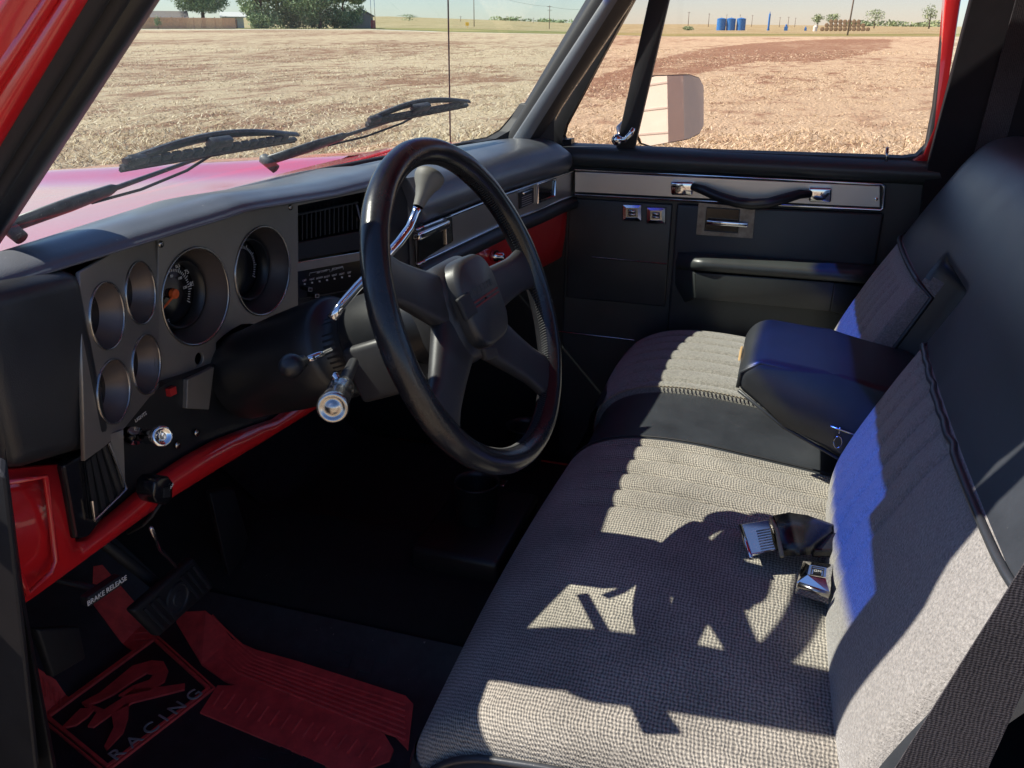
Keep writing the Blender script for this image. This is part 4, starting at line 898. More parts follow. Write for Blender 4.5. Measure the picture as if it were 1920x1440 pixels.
# red steel lower lip of the dash, rolled under
red_top = [(-60, 890), (0, 882), (120, 870), (142, 1018), (165, 1014), (307, 893), (360, 858), (415, 827), (480, 802), (523, 788), (560, 760), (620, 735), (700, 700)]
red_bot = [(-60, 1195), (0, 1165), (60, 1124), (85, 1106), (110, 1088), (200, 1022), (250, 985), (330, 930), (410, 880), (480, 838), (590, 770), (640, 740), (720, 705)]
P = []
for (a, c) in zip(red_top, red_bot):
    p, q = at(*a, 'Y', YL+.004), at(*c, 'Y', YL+.012); m_ = p.lerp(q, .5)+V((0, -.008, 0)); P.append([p+V((0, .012, 0)), p, m_, q+V((0, -.004, .004)), q+V((0, .004, -.002)), q+V((0, .03, .004))])
rl = B().grid(P).out('lower_lip', M['red'], DB, smooth=True)
q = ats([(10, 905), (85, 893), (105, 1050), (95, 1075), (52, 1113)], 'Y', YL-.006); B().tube([q[0], q[1], q[2], q[3], q[4], at(30, 1060, 'Y', YL-.004), q[0]], .003, 8).out('lip_embossing', M['red'], rl, smooth=True)
# lower left vent
lv = empty('lower_air_vent', DB)
o_ = ats([(118, 874), (231, 806), (236, 918), (166, 1008), (142, 1012)], 'Y', YL-.004); i_ = ats([(158, 867), (198, 829), (231, 915), (171, 975)], 'Y', YL-.006)
B().slab(o_, (0, .014, 0), .003).out('vent_frame', M['gloss_plastic'], lv)
B().slab(i_, (0, .001, 0)).out('vent_recess', M['plastic'], lv)
for t in (.12, .35, .6, .85):
    a_, c_ = i_[0].lerp(i_[1], t), i_[3].lerp(i_[2], t); B().slab([a_+V((-.004, -.004, 0)), a_+V((.004, -.001, 0)), c_+V((.004, -.001, 0)), c_+V((-.004, -.004, 0))], (0, .002, 0)).out('vent_slat', M['spoke'], lv)
B().tube([i_[1]+V((0, -.004, 0)), i_[2]+V((0, -.004, 0)), i_[3]+V((0, -.004, 0)), i_[3].lerp(i_[0], .35)+V((0, -.004, 0))], .0016, 6).out('vent_edge', M['steel'], lv)
B().slab(ats([(204, 815), (231, 806), (235, 912), (233, 914)], 'Y', YL-.008), (0, .003, 0)).out('vent_flap', M['bezel'], lv)
# headlight switch
hs = empty('headlight_switch', DB); a_, c_ = at(240, 817, 'Y', YL+.01), at(304, 818, 'Y', .585)
d_ = (c_-a_).normalized(); L_ = (c_-a_).length
B().lathe(a_, d_, [(0, .010), (.02, .010), (.022, .006), (L_*.55, .006), (L_*.6, .0085), (L_, .0085)], 20).out('switch_shaft', M['chrome'], hs, smooth=True)
B().lathe(c_, d_, [(-.010, .006), (-.008, .0105), (-.005, .0112), (-.004, .0105), (-.003, .0112), (0, .0112), (.002, .0105), (.0024, .008), (.001, .0075), (.0015, .003), (.0015, .0)], 32).out('switch_knob', M['chrome'], hs, smooth=True)
text('switch_word', 'LIGHTS', .006, at(264, 782, 'Y', YL+.017), (1, 0, .1), (0, 0, 1), M['white'], DB)
b = B()
for c in ((368, 811), (332, 834)):
    p = at(*c, 'Y', YL+.018); b.lathe(p, (0, -1, 0), [(0, .005), (.002, .0045), (.003, .001)], 12, cap=True)
b.out('panel_screws', M['dark_chrome'], DB, smooth=True)
B().slab(ats([(318, 730), (330, 724), (332, 738), (320, 744)], 'Y', YL+.014), (0, .006, 0)).out('seat_belt_lamp', M['redink'], DB)
# clip-on switch under the dash edge
cs = empty('clip_on_switch', DB)
B().slab(ats([(290, 905), (300, 894), (318, 893), (326, 905), (325, 935), (312, 948), (296, 944), (288, 930)], 'Y', .615), (0, .025, 0), .003, 3).out('switch_body', M['gloss_plastic'], cs, auto=40)
text('switch_word', 'MAX', .0045, at(321, 913, 'Y', .6135), (1, 0, .35), (0, 0, 1), M['white'], cs)
B().slab(ats([(308, 915), (320, 912), (320, 932), (307, 934)], 'Y', .6132), (0, .002, 0), .0006).out('switch_rocker', M['plastic'], cs)
B().tube([at(300, 945, 'Y', .64), at(285, 968, 'Y', .65), at(268, 985, 'Y', .66), at(240, 1000, 'Y', .69)], .002, 6).out('switch_cable', M['rubber'], cs, smooth=True)

# ---- steering wheel and column
WC = V((.385, .3235, .785)); WN = V((-.065, -.923, .379)).normalized(); WA = V((.998, -.07, 0)).normalized(); WB = WN.cross(WA).normalized()
if WB.z < 0: WB = -WB
SW = empty('steering_wheel', T)
def wpt(a, b_, n=0): return WC+WA*a+WB*b_+WN*n
RM, rm = .1812, .0143
P = []
for k in range(120):
    t = 2*math.pi*k/120; d = WA*math.cos(t)+WB*math.sin(t); row = []
    for j in range(20):
        s = 2*math.pi*j/20; lump = 1+.018*math.sin(9*t)+.01*math.sin(23*t+j)
        row.append(WC+d*(RM+rm*1.0*math.cos(s)*lump)+WN*rm*1.08*math.sin(s)*lump)
    P.append(row)
P.append(P[0]); bb = B().grid(P, close=True); bmesh.ops.remove_doubles(bb.bm, verts=bb.bm.verts[:], dist=1e-5); bb.out('rim', M['leather'], SW, smooth=True)
b = B()      # laced seam round the inner side of the rim
for k in range(300):
    t = 2*math.pi*k/300; d = WA*math.cos(t)+WB*math.sin(t); tt = -WA*math.sin(t)+WB*math.cos(t)
    c = WC+d*(RM-rm*1.0)+WN*(.001); b.tube([c-WN*.0042-tt*.0012, c-d*.0008, c+WN*.0042+tt*.0012], .0008, 5)
b.out('rim_lacing', M['rubber'], SW)
def spoke(a0, r0, w0, r1, w1):
    e1 = V((math.cos(R(a0)), math.sin(R(a0)), 0)); e2 = V((-e1.y, e1.x, 0)); P = []
    for k in range(9):
        t = k/8; r_ = lerp(r0, r1, t); wd = lerp(w0, w1, math.sin(t*math.pi/2)) if t < .8 else lerp(lerp(w0, w1, 1), w1*1.25, (t-.8)/.2); dn = lerp(-.020, -.002, t**1.3); th = lerp(.018, .010, t)
        row = []
        for q in range(16):
            a = 2*math.pi*q/16; ca, sa = math.cos(a), math.sin(a); ca = math.copysign(abs(ca)**.6, ca); sa = math.copysign(abs(sa)**.6, sa)
            p2 = e1*r_+e2*wd/2*ca; row.append(wpt(p2.x, p2.y, dn+th*sa*.8))
        P.append(row)
    B().grid(P, close=True).out('spoke', M['spoke'], SW, smooth=True)
for a0, w0, w1 in ((153, .066, .046), (1, .064, .046), (-50, .076, .050), (-152, .076, .050)): spoke(a0, .03, w0, .171, w1)
# hub boss and horn cap
def superring(rx, ry, n, cx=0, cy=0, e=3.2, seg=40):
    out = []
    for k in range(seg):
        a = 2*math.pi*k/seg; ca, sa = math.cos(a), math.sin(a); out.append(wpt(cx+rx*math.copysign(abs(ca)**(2/e), ca), cy+ry*math.copysign(abs(sa)**(2/e), sa), n))
    return out
B().grid([superring(.048, .048, -.055), superring(.058, .056, -.04), superring(.060, .060, -.015), superring(.052, .052, -.004), superring(.030, .03, -.002)], close=True).out('hub', M['spoke'], SW, smooth=True)
cap = B().grid([superring(.047, .052, -.012, .004, .004), superring(.047, .052, .006, .004, .004), superring(.045, .050, .011, .004, .004), superring(.041, .046, .0135, .004, .004), superring(.002, .002, .014, .004, .004)], close=True).out('horn_cap', M['spoke'], SW, smooth=True)
b = B()
for dz in (0, -.005): b.slab([wpt(-.030, .006+dz, .0135), wpt(.040, .006+dz, .0135), wpt(.040, .008+dz, .0135), wpt(-.030, .008+dz, .0135)], WN*.0012)
b.out('cap_stripes', mat('dim_red', (.16, .012, .012), .5), cap)
b = B()
for k in range(7): b.slab([wpt(-.026+k*.009, .013, .0133), wpt(-.020+k*.009, .013, .0133), wpt(-.020+k*.009, .021, .0133), wpt(-.026+k*.009, .021, .0133)], WN*.0010, .0004)
b.out('cap_embossing', M['spoke'], cap)
B().slab([wpt(-.052, .020, .006), wpt(-.030, .022, .010), wpt(-.028, -.004, .011), wpt(-.050, -.006, .006)], WN*.006, .002).out('horn_clip', M['rubber'], SW)
B().slab([wpt(-.050, -.040, .012), wpt(-.028, -.046, .016), wpt(-.022, -.060, .012), wpt(-.044, -.056, .008)], WN*.006, .002).out('horn_clip', M['rubber'], SW)
# column
SCOL = empty('steering_column', T)
AX = -WN
B().lathe(WC+AX*.045, AX, [(0, .044), (.004, .05), (.03, .052), (.034, .049)], 40, cap=True).out('turn_signal_collar', M['plastic'], SCOL, auto=40)
B().lathe(WC+AX*.082, AX, [(0, .050), (.004, .0535), (.075, .0535), (.08, .050), (.082, .046), (.13, .046)], 40, cap=True).out('column_housing', M['plastic'], SCOL, auto=40)
hb = WC+AX*.12-WB*.03-WA*.02; B().box(hb, (.085, .075, .07), .008, (WA, AX, WB), 3).out('lock_housing', M['spoke'], SCOL, auto=40)
B().lathe(WC+AX*.17, AX, [(0, .046), (.02, .046), (.022, .060), (.03, .066), (.06, .066), (.11, .064), (.16, .060), (.20, .058)], 44).out('column_cover', M['plastic'], SCOL, smooth=True)
# multifunction stalk pointing at the open door
tl = empty('turn_signal_lever', SCOL); s0, s1 = at(658, 690, 'Y', .43), at(624, 764, 'Y', .36)
sv_ = (s1-s0).normalized(); LL = (s1-s0).length
B().lathe(s0, sv_, [(-.03, .006), (LL*.5, .007), (LL*.55, .0085)], 20).out('lever_shaft', M['spoke'], tl, smooth=True)
B().lathe(s0, sv_, [(LL*.52, .0085), (LL*.56, .0125), (LL*.66, .0128), (LL*.67, .0120), (LL*.95, .0135), (LL*.96, .0143), (LL, .0143), (LL+.002, .0135)], 32).out('lever_end', M['dark_chrome'], tl, smooth=True)
B().lathe(s1, sv_, [(.0015, .0134), (.003, .011), (.001, .010), (.001, .006), (.003, .005), (.003, .0)], 32).out('end_button', M['dark_chrome'], tl, smooth=True)
fl = s0.lerp(s1, .55); B().tube([fl, fl+V((-.012, 0, .018)), at(628, 700, 'Y', .40)], [.005, .004, .0025], 10).out('cruise_slider', M['chrome'], tl, smooth=True)
# small tilt lever with a ball end
tv = empty('tilt_lever', SCOL); B().tube([at(618, 657, 'Y', .44), at(580, 673, 'Y', .435)], .0035, 10).out('lever_shaft', M['chrome'], tv, smooth=True)
c = at(546, 686, 'Y', .43); B().lathe(c, at(580, 673, 'Y', .435)-c, [(-.012, .0), (-.011, .006), (-.006, .0105), (0, .012), (.007, .0105), (.014, .007), (.026, .0065), (.028, .004)], 20).out('lever_ball', M['plastic'], tv, smooth=True)
# gear selector
gl = empty('gear_selector', SCOL)
g = [at(622, 598, 'Y', .46), at(640, 572, 'Y', .455), at(668, 540, 'Y', .45), at(715, 492, 'Y', .43), at(748, 455, 'Y', .42), at(768, 428, 'Y', .415), at(780, 400, 'Y', .412), at(786, 380, 'Y', .41)]
B().tube(g, .0055, 12).out('selector_stalk', M['chrome'], gl, smooth=True)
k0, k1 = at(784, 388, 'Y', .41), at(806, 330, 'Y', .405); kd = (k1-k0).normalized(); kl = (k1-k0).length
B().lathe(k0, kd, [(0, .0062), (kl*.3, .008), (kl*.6, .012), (kl*.8, .0165), (kl*.95, .018), (kl*1.05, .0175), (kl*1.12, .014), (kl*1.14, 0)], 28).out('selector_knob', M['grey_rubber'], gl, smooth=True)

# ---- pedals and release handle
bp_ = empty('brake_pedal', T)
pp = ats([(250, 1146), (365, 1046), (405, 1100), (300, 1196)], 'Y', .80); pn = (pp[1]-pp[0]).cross(pp[3]-pp[0]).normalized(); pn = pn if pn.y < 0 else -pn
B().slab(pp, -pn*.018, .006, 3).out('pedal_pad', M['rubber'], bp_, auto=40)
b = B()
for k in range(9):
    t = .08+.1*k; a_, c_ = pp[0].lerp(pp[1], t), pp[3].lerp(pp[2], t)
    if .32 < t < .68: continue
    b.slab([a_.lerp(c_, .12)+pn*.001, a_.lerp(c_, .88)+pn*.001, a_.lerp(c_, .88)+pn*.001+(pp[1]-pp[0])*.035, a_.lerp(c_, .12)+pn*.001+(pp[1]-pp[0])*.035], pn*.002)
cc = (pp[0]+pp[2])/2; b.lathe(cc, pn, [(0, .026), (.003, .025), (.003, .021), (.001, .020), (.001, .012), (.003, .011), (.003, 0)], 28); b.out('pad_ribs', M['mat_black'], bp_)
B().tube([cc-pn*.01, cc+V((-.03, .12, .12)), cc+V((-.05, .16, .32))], .009, 10).out('pedal_arm', M['rubber'], bp_, smooth=True)
gp = ats([(394, 925), (440, 918), (466, 1010), (458, 1040), (430, 1084)], 'Y', .92); B().slab(gp, (.01, .018, 0), .004, 3).out('gas_pedal', M['rubber'], T, auto=40)
kp = ats([(70, 1180), (150, 1175), (163, 1235), (100, 1272)], 'Y', .85); B().slab(kp, (0, .015, 0), .004, 3).out('parking_brake_pedal', M['rubber'], T, auto=40)
br = empty('brake_release', T); a_, c_ = at(158, 1128, 'Y', .64), at(222, 1085, 'Y', .64); u_ = (c_-a_).normalized(); v_ = V((0, -1, 0)).cross(u_); v_ = v_ if v_.z > 0 else -v_
B().box((a_+c_)/2, ((c_-a_).length, .012, .012), .002, (u_, V((0, 1, 0)), v_)).tube([(a_+c_)/2+V((0, .006, 0)), (a_+c_)/2+V((-.02, .09, .02))], .004, 8).out('release_handle', M['plastic'], br)
text('release_words', 'BRAKE RELEASE', .0082, (a_+c_)/2+V((.001, -.0066, 0)), u_, v_, M['white'], br)
# cable bracket hanging under the dash
B().tube([at(283, 990, 'Y', .6), at(300, 1030, 'Y', .68), at(330, 1062, 'Y', .76)], .0025, 6).out('release_cable', M['steel'], T, smooth=True)

# ---- bench seat
S = empty('bench_seat', T)
def arc_resample(pts, n):
    pts = smooth_sec(pts, 10); P = np.array(pts); d = np.r_[0, np.cumsum(np.hypot(*np.diff(P, axis=0).T))]; t = np.linspace(0, d[-1], n)
    return np.stack([np.interp(t, d, P[:, 0]), np.interp(t, d, P[:, 1])], 1), d[-1]
def cushion(name, x0, x1, prof, mt, parent, rl_, rr_, grooves=(), gwin=(0, 1), nx=150, ns=90, crown=.012, gd_=.006, drop0=0, front_in=0):
    P, Ltot = arc_resample(prof, ns); T_ = np.gradient(P, axis=0); Nn = np.stack([T_[:, 1], -T_[:, 0]], 1); Nn /= np.linalg.norm(Nn, axis=1)[:, None]
    # normals to point outwards (up / forward)
    if Nn[0, 1] < 0: Nn = -Nn
    rows = []
    for i in range(ns):
        s = i/(ns-1); row = []
        gw = max(0, min(1, (s-gwin[0])/.05))*max(0, min(1, (gwin[1]-s)/.05))
        for j in range(nx):
            u = j/(nx-1); x = lerp(x0, x1, u); dr = drop0
            for d, r_ in ((x-x0, rl_), (x1-x, rr_)):
                if r_ and d < r_: dr += r_-math.sqrt(max(0, r_*r_-(r_-d)**2))
            dr -= crown*math.sin(math.pi*u)
            for g in grooves: dr += gd_*math.exp(-abs(x-g)/.006)*gw
            p = P[i]-Nn[i]*dr; row.append((x, p[0], p[1]))
        rows.append(row)
    return B().grid(rows).out(name, mt, parent, smooth=True)
PR = [(-.25, .395), (-.15, .408), (0, .425), (.1, .434), (.18, .433), (.24, .421), (.285, .396), (.312, .355), (.316, .30), (.300, .20), (.29, .12)]
dc = cushion('seat_cushion', .125, .835, PR, M['cloth'], S, .038, .018, [.80, .745, .69, .635, .58], (0, .62), crown=.010, gd_=.009)
dc['label'] = 'driver side cushion of grey woven cloth'
cc_ = cushion('seat_cushion', .83, 1.065, PR, M['seat_vinyl'], S, .010, .010, (), nx=40, crown=-.002, drop0=.010)
cc_['label'] = 'plain dark vinyl centre section of the seat cushion'
pc_ = cushion('seat_cushion', 1.06, 1.46, PR, M['velour'], S, .018, .06, [1.095+.052*k for k in range(7)], (0, .66), crown=.014)
pc_['label'] = 'passenger side cushion of pleated grey velour'
# vinyl facing below the cloth at the front and side
PF = [(.300, .385), (.322, .36), (.325, .30), (.308, .20), (.298, .12)]
cushion('seat_facing', 1.05, 1.462, PF, M['seat_vinyl'], S, .0, .06, (), nx=30, ns=20, crown=.003)
cushion('seat_facing', .121, 1.06, [(.316, .352), (.3225, .33), (.3220, .30), (.308, .20), (.300, .12)], M['seat_vinyl'], S, .038, .0, (), nx=60, ns=20, crown=0)
SL = [(-.28, .358), (-.1, .380), (.1, .400), (.2, .394), (.25, .381), (.285, .352), (.297, .32), (.292, .2)]
P = []
for y, zt in SL: P.append([(.132, y, zt+.004), (.120, y, zt-.004), (.113, y, zt-.03), (.112, y, zt-.07), (.122, y, min(.17, zt-.1)), (.135, y, .10)])
B().grid(P).out('side_facing', M['seat_vinyl'], S, smooth=True)
B().tube([(.1215, y, z) for y, z in smooth_sec([(y, z+.001) for y, z in SL])], .0042, 8).out('seat_piping', M['seat_vinyl'], S, smooth=True)
B().tube([(.83, y, z+.001) for y, z in smooth_sec(PR)][:58], .0018, 6).out('seat_seam', M['rubber'], S)
b = B(); sp_, L_ = arc_resample(PR, 110)
for k in range(10, 96): y, z = sp_[k]; y2, z2 = sp_[min(k+1, 109)]; b.tube([(1.066, y, z-.002), (1.060, y2, z2+.002)], .0011, 5)
b.out('seam_stitching', M['thread'], S)
B().box((.75, -.02, .20), (1.1, .5, .22), .01).out('seat_base', M['plastic'], S)
# backrest: one lofted surface, cut into cloth panels and the vinyl surround
BP = [(-.15, .33), (-.128, .40), (-.130, .45), (-.146, .50), (-.172, .56), (-.209, .64), (-.25, .73), (-.292, .81), (-.325, .865), (-.355, .892), (-.40, .90), (-.44, .88), (-.455, .80), (-.42, .40)]
Pb, _ = arc_resample(BP, 150); NBX = 260; xs = np.linspace(.13, 1.41, NBX)
def sstep(a, b_, v): t = min(1, max(0, (v-a)/(b_-a))); return t*t*(3-2*t)
rows = []
gro = [.44, .50, .56, .62, .68, .735]+[1.10+.045*k for k in range(6)]
for i in range(150):
    y, z = Pb[i]; i0, i1 = max(i-1, 0), min(i+1, 149); ty, tz = Pb[i1]-Pb[i0]; l = math.hypot(ty, tz); ny, nz = tz/l, -ty/l
    row = []
    for x in xs:
        d = min(x-.13, 1.41-x); zz = z
        if d < .10:
            dr = .10-math.sqrt(max(0, .01-(.10-d)**2)); 
            if zz > .55: zz = .55+(zz-.55)*(1-dr/.42)
        off = 0
        if d < .04: off -= .04-math.sqrt(max(0, .0016-(.04-d)**2))
        front = i < 95
        if front:
            # bulged cloth panels either side of the centre recess
            for a_, c_ in ((.15, .80), (1.01, 1.38)):
                if a_ < x < c_: off += .020*math.sin(math.pi*(x-a_)/(c_-a_))**.5*(1-sstep(.60, .74, zz))
            rec = sstep(.785, .815, x)*(1-sstep(.995, 1.02, x))*(1-sstep(.715, .745, zz)); off -= .075*rec
            if zz < .66:
                for g in gro: off -= .0065*math.exp(-abs(x-g)/.007)
        row.append((x, y+(-ny)*-1*off if False else y+ny*off, zz+nz*off))
    rows.append(row)
def pick(i, j):
    x = (xs[j]+xs[j+1])/2; z = rows[i][j][2]
    if i < 95:
        if .15 < x < .797 and z < .662: return 1
        if 1.012 < x < 1.385 and z < .690: return 2
    return 0
def sub_grid(k, name, mt):
    vs = [p for r in rows for p in r]; fs = [(i*NBX+j, (i+1)*NBX+j, (i+1)*NBX+j+1, i*NBX+j+1) for i in range(149) for j in range(NBX-1) if pick(i, j) == k]
    used = sorted({v for f in fs for v in f}); mp = {v: n for n, v in enumerate(used)}
    return B_raw(name, [vs[v] for v in used], [[mp[v] for v in f] for f in fs], mt)
def B_raw(name, vs, fs, mt):
    b = B(); b._add(vs, fs); return b.out(name, mt, S, smooth=True)
sub_grid(0, 'backrest_cover', M['seat_vinyl'])
sub_grid(1, 'backrest_panel', M['back_cloth'])['label'] = 'driver side backrest panel of grey velour'
sub_grid(2, 'backrest_panel', M['back_cloth'])['label'] = 'passenger side backrest panel of grey velour'
def surf(x, zt):     # point of the backrest front at a height
    j = int(np.argmin(abs(xs-x))); zz = [rows[q][j][2] for q in range(95)]; k = int(np.searchsorted(zz, zt)); k = max(1, min(94, k)); f = (zt-zz[k-1])/max(1e-6, zz[k]-zz[k-1]); return V(rows[k-1][j]).lerp(V(rows[k][j]), f)
B().tube([surf(x, .662)+V((0, .003, .002)) for x in np.linspace(.15, .797, 30)]+[surf(.80, z)+V((0, .003, 0)) for z in (.64, .60, .55, .50, .45)], .0042, 8).out('backrest_piping', M['seat_vinyl'], S, smooth=True)
B().tube([surf(1.012, z)+V((0, .003, 0)) for z in (.45, .52, .60, .67)]+[surf(x, .690)+V((0, .003, .002)) for x in np.linspace(1.02, 1.385, 20)], .0042, 8).out('backrest_piping', M['seat_vinyl'], S, smooth=True)
# folded-down centre armrest
def ysz(Y, z, x): return V((x, Y, z))
ap = [(.040, .560), (.036, .590), (.008, .612), (-.10, .600), (-.24, .575), (-.26, .45), (-.14, .455), (-.04, .505)]
ar = B().slab([(.785, y, z) for y, z in ap], (.225, 0, 0), .016, 4).out('armrest', M['seat_vinyl'], S, auto=80); ar['label'] = 'folded-down centre armrest in dark vinyl with a torn front edge and a zip'
B().tube([(.790, y, z) for y, z in ((.036, .560), (.034, .586), (.006, .604), (-.10, .592), (-.23, .568))], .003, 8).out('armrest_piping', M['seat_vinyl'], S, smooth=True)
B().tube([(.788, y, z) for y, z in ((.034, .556), (-.04, .503), (-.14, .456))], .003, 8).out('armrest_piping', M['seat_vinyl'], S, smooth=True)
B().slab([(.86, .0385, .578), (.90, .0385, .583), (.94, .0385, .576), (.90, .0385, .571)], (0, .004, 0), .001).out('armrest_tear', M['foam'], S)
q = at(1573, 815, 'X', .783); b = B(); b.tube([q+V((0, .0, .012)), q+V((0, 0, -.002))], .0012, 6)
pts = [q+V((-.002, .006*math.cos(a), -.012+.010*math.sin(a))) for a in np.linspace(0, 2*math.pi, 13)]; b.tube(pts, .0010, 6)
b.tube([q+V((0, .014, .012)), q+V((0, -.02, .004)), q+V((0, -.05, -.006))], .0018, 6); b.out('armrest_zip', M['dark_chrome'], S, smooth=True)

# ---- belts
zb = .445
tg = empty('belt_buckle', T); tg['label'] = 'flat chrome buckle in a black rubber boot, lying nearer the armrest'
q = ats([(1386, 988), (1440, 979), (1462, 1033), (1408, 1044)], 'Z', zb+.012); B().slab(q, (0, 0, .004), .001).out('buckle_plate', M['chrome'], tg)
q = ats([(1388, 986), (1408, 1046)], 'Z', zb+.016); B().tube(q, .0032, 8).out('buckle_lip', M['chrome'], tg, smooth=True)
b = B(); o0, o1, o2 = at(1418, 995, 'Z', zb+.0165), at(1446, 990, 'Z', zb+.0165), at(1428, 1036, 'Z', zb+.0165); ux, uy = (o1-o0), (o2-o0)
for k in range(9): p = o0+uy*(k/8.5); b.slab([p, p+ux*.9, p+ux*.9+uy*.03, p+uy*.03], (0, 0, .0003))
b.out('buckle_print', M['dark_chrome'], tg)
bt = [(1446, 974, .0), (1475, 968, .012), (1510, 974, .010), (1545, 990, .0), (1566, 1002, -.01)]; bo = [(1466, 1042, .0), (1495, 1042, .008), (1520, 1040, .004), (1550, 1018, -.004), (1566, 1008, -.014)]
P = []
for a_, c_ in zip(bt, bo):
    p, q = at(a_[0], a_[1], 'Z', zb+.012+a_[2]), at(c_[0], c_[1], 'Z', zb+.012+c_[2]); mid_ = p.lerp(q, .5)+V((0, 0, .016)); P.append([p, p.lerp(q, .12)+V((0, 0, .013)), mid_, p.lerp(q, .88)+V((0, 0, .013)), q, p.lerp(q, .5)-V((0, 0, .008))])
B().grid(P, close=True).out('buckle_boot', M['leather'], tg, smooth=True)
q = ats([(1446, 973), (1456, 1005), (1466, 1043)], 'Z', zb+.018); B().tube([q[0], q[1]+V((0, 0, .008)), q[2]], .003, 8).out('boot_edge', M['thread'], tg, smooth=True)
bk = empty('belt_buckle', T); bk['label'] = 'square stepped chrome buckle standing against the seat crease'
o_ = ats([(1506, 1052), (1563, 1058), (1556, 1112), (1494, 1092)], 'Z', zb+.014); i_ = ats([(1518, 1060), (1550, 1066), (1548, 1084), (1514, 1078)], 'Z', zb+.024)
b = B(); b.grid([[p-V((0, 0, .016)) for p in o_+[o_[0]]], o_+[o_[0]], i_+[i_[0]]]); b.slab(i_, (0, 0, .001)); b.out('buckle_body', M['chrome'], bk)
i2 = ats([(1523, 1062), (1545, 1066), (1543, 1081), (1520, 1077)], 'Z', zb+.0265); B().tube(i2+[i2[0]], .0008, 5).out('button_edge', M['rubber'], bk)
B().slab(ats([(1526, 1066), (1541, 1069), (1540, 1078), (1524, 1075)], 'Z', zb+.0265), (0, 0, .001)).out('button', M['plastic'], bk)
gm = text('button_word', 'GM', .006, at(1533, 1071, 'Z', zb+.0288), at(1541, 1073, 'Z', zb)-at(1525, 1070, 'Z', zb), at(1535, 1060, 'Z', zb)-at(1533, 1080, 'Z', zb), M['dim_white'], bk)
q = ats([(1497, 1096), (1555, 1116)], 'Z', zb+.018); B().tube(q, .004, 8).out('buckle_edge', M['dark_chrome'], bk, smooth=True)
B().slab(ats([(1520, 1046), (1560, 1046), (1575, 1010), (1545, 1015)], 'Z', zb+.004), (0, 0, .012), .003).out('buckle_strap', M['leather'], bk)
# driver shoulder belt hanging in front of the seat side
wb = [(1960, 995), (1679, 1440), (1640, 1502), (1822, 1502), (1853, 1440), (1960, 1205)]
B().slab(ats(wb, 'X', .06), (.0015, 0, 0)).out('seat_belt', M['web'], T)['label'] = 'dark woven belt webbing crossing in front of the driver seat side'

# ================================================================== FLOOR MATS AND DRINK HOLDER
def rot2(p, a): return V((p[0]*math.cos(a)-p[1]*math.sin(a), p[0]*math.sin(a)+p[1]*math.cos(a)))
def on_floor(x, y, h): return V((x, y, floor_z(x, y)+h))
def mat_patch(b, poly, h, th=.004, mi=0, n=6):
    """flat patch laid over the floor, subdivided so that it follows the toe board"""
    bm2 = bmesh.new(); vs = [bm2.verts.new((x, y, 0)) for x, y in poly]; bm2.faces.new(vs)
    for yc in (1.08, 1.16, 1.24, 1.32):
        bmesh.ops.bisect_plane(bm2, geom=bm2.verts[:]+bm2.edges[:]+bm2.faces[:], plane_co=(0, yc, 0), plane_no=(0, 1, 0))
    bm2.verts.index_update(); base = len(b.bm.verts)
    mp = {}; mq = {}
    for v in bm2.verts: mp[v.index] = b.bm.verts.new(on_floor(v.co.x, v.co.y, h)); mq[v.index] = b.bm.verts.new(on_floor(v.co.x, v.co.y, h-th))
    for f in bm2.faces: q = b.bm.faces.new([mp[v.index] for v in f.verts]); q.material_index = mi
    for e in bm2.edges:
        if len(e.link_faces) == 1: q = b.bm.faces.new([mp[e.verts[0].index], mp[e.verts[1].index], mq[e.verts[1].index], mq[e.verts[0].index]]); q.material_index = mi
    bm2.free()
fl0 = lambda px, py: (lambda p: (p.x, p.y))(at(px, py, 'Z', .01))
def toe(px, py):
    """where the pixel's ray meets the floor or the toe board"""
    d = ray(px, py)/F; lo, hi = .3, 4
    for _ in range(40):
        mid_ = (lo+hi)/2; p = CAM+d*mid_
        if p.z < floor_z(p.x, p.y)+.012: hi = mid_
        else: lo = mid_
    p = CAM+d*lo; return (p.x, p.y)
fm_ = empty('floor_mat', loc=(0, 0, 0)); tag(fm_, 'red and black racing floor mat in the driver footwell under the pedals', 'floor mat')
def mat_grid(x0, x1, y0, y1, par):
    B().grid([[on_floor(x, y, .008) for x in np.linspace(x0, x1, 30)] for y in np.linspace(y0, y1, 50)]).out('mat_base', M['mat_black'], par, smooth=True)
mat_grid(.12, .64, .36, 1.30, fm_)
def band(polys, ribs_dir, nm='red_panel'):
    b = B()
    for P in polys: mat_patch(b, [toe(*p) for p in P], .012, .004)
    return b.out(nm, M['mat_red'], fm_)
band([[(175, 1062), (192, 1059), (254, 1130), (290, 1192), (252, 1220), (172, 1128)]], 0)
band([[(330, 1165), (345, 1147), (385, 1145), (404, 1160), (435, 1198), (480, 1218), (560, 1240), (760, 1304), (775, 1320), (765, 1405), (740, 1378), (560, 1335), (420, 1275), (378, 1245)]], 0)
band([[(408, 1285), (470, 1285), (720, 1375), (738, 1405), (730, 1425), (690, 1440), (640, 1448), (560, 1412), (375, 1335)]], 0)
band([[(50, 1250), (70, 1252), (105, 1275), (128, 1306), (85, 1345), (66, 1380)]], 0)
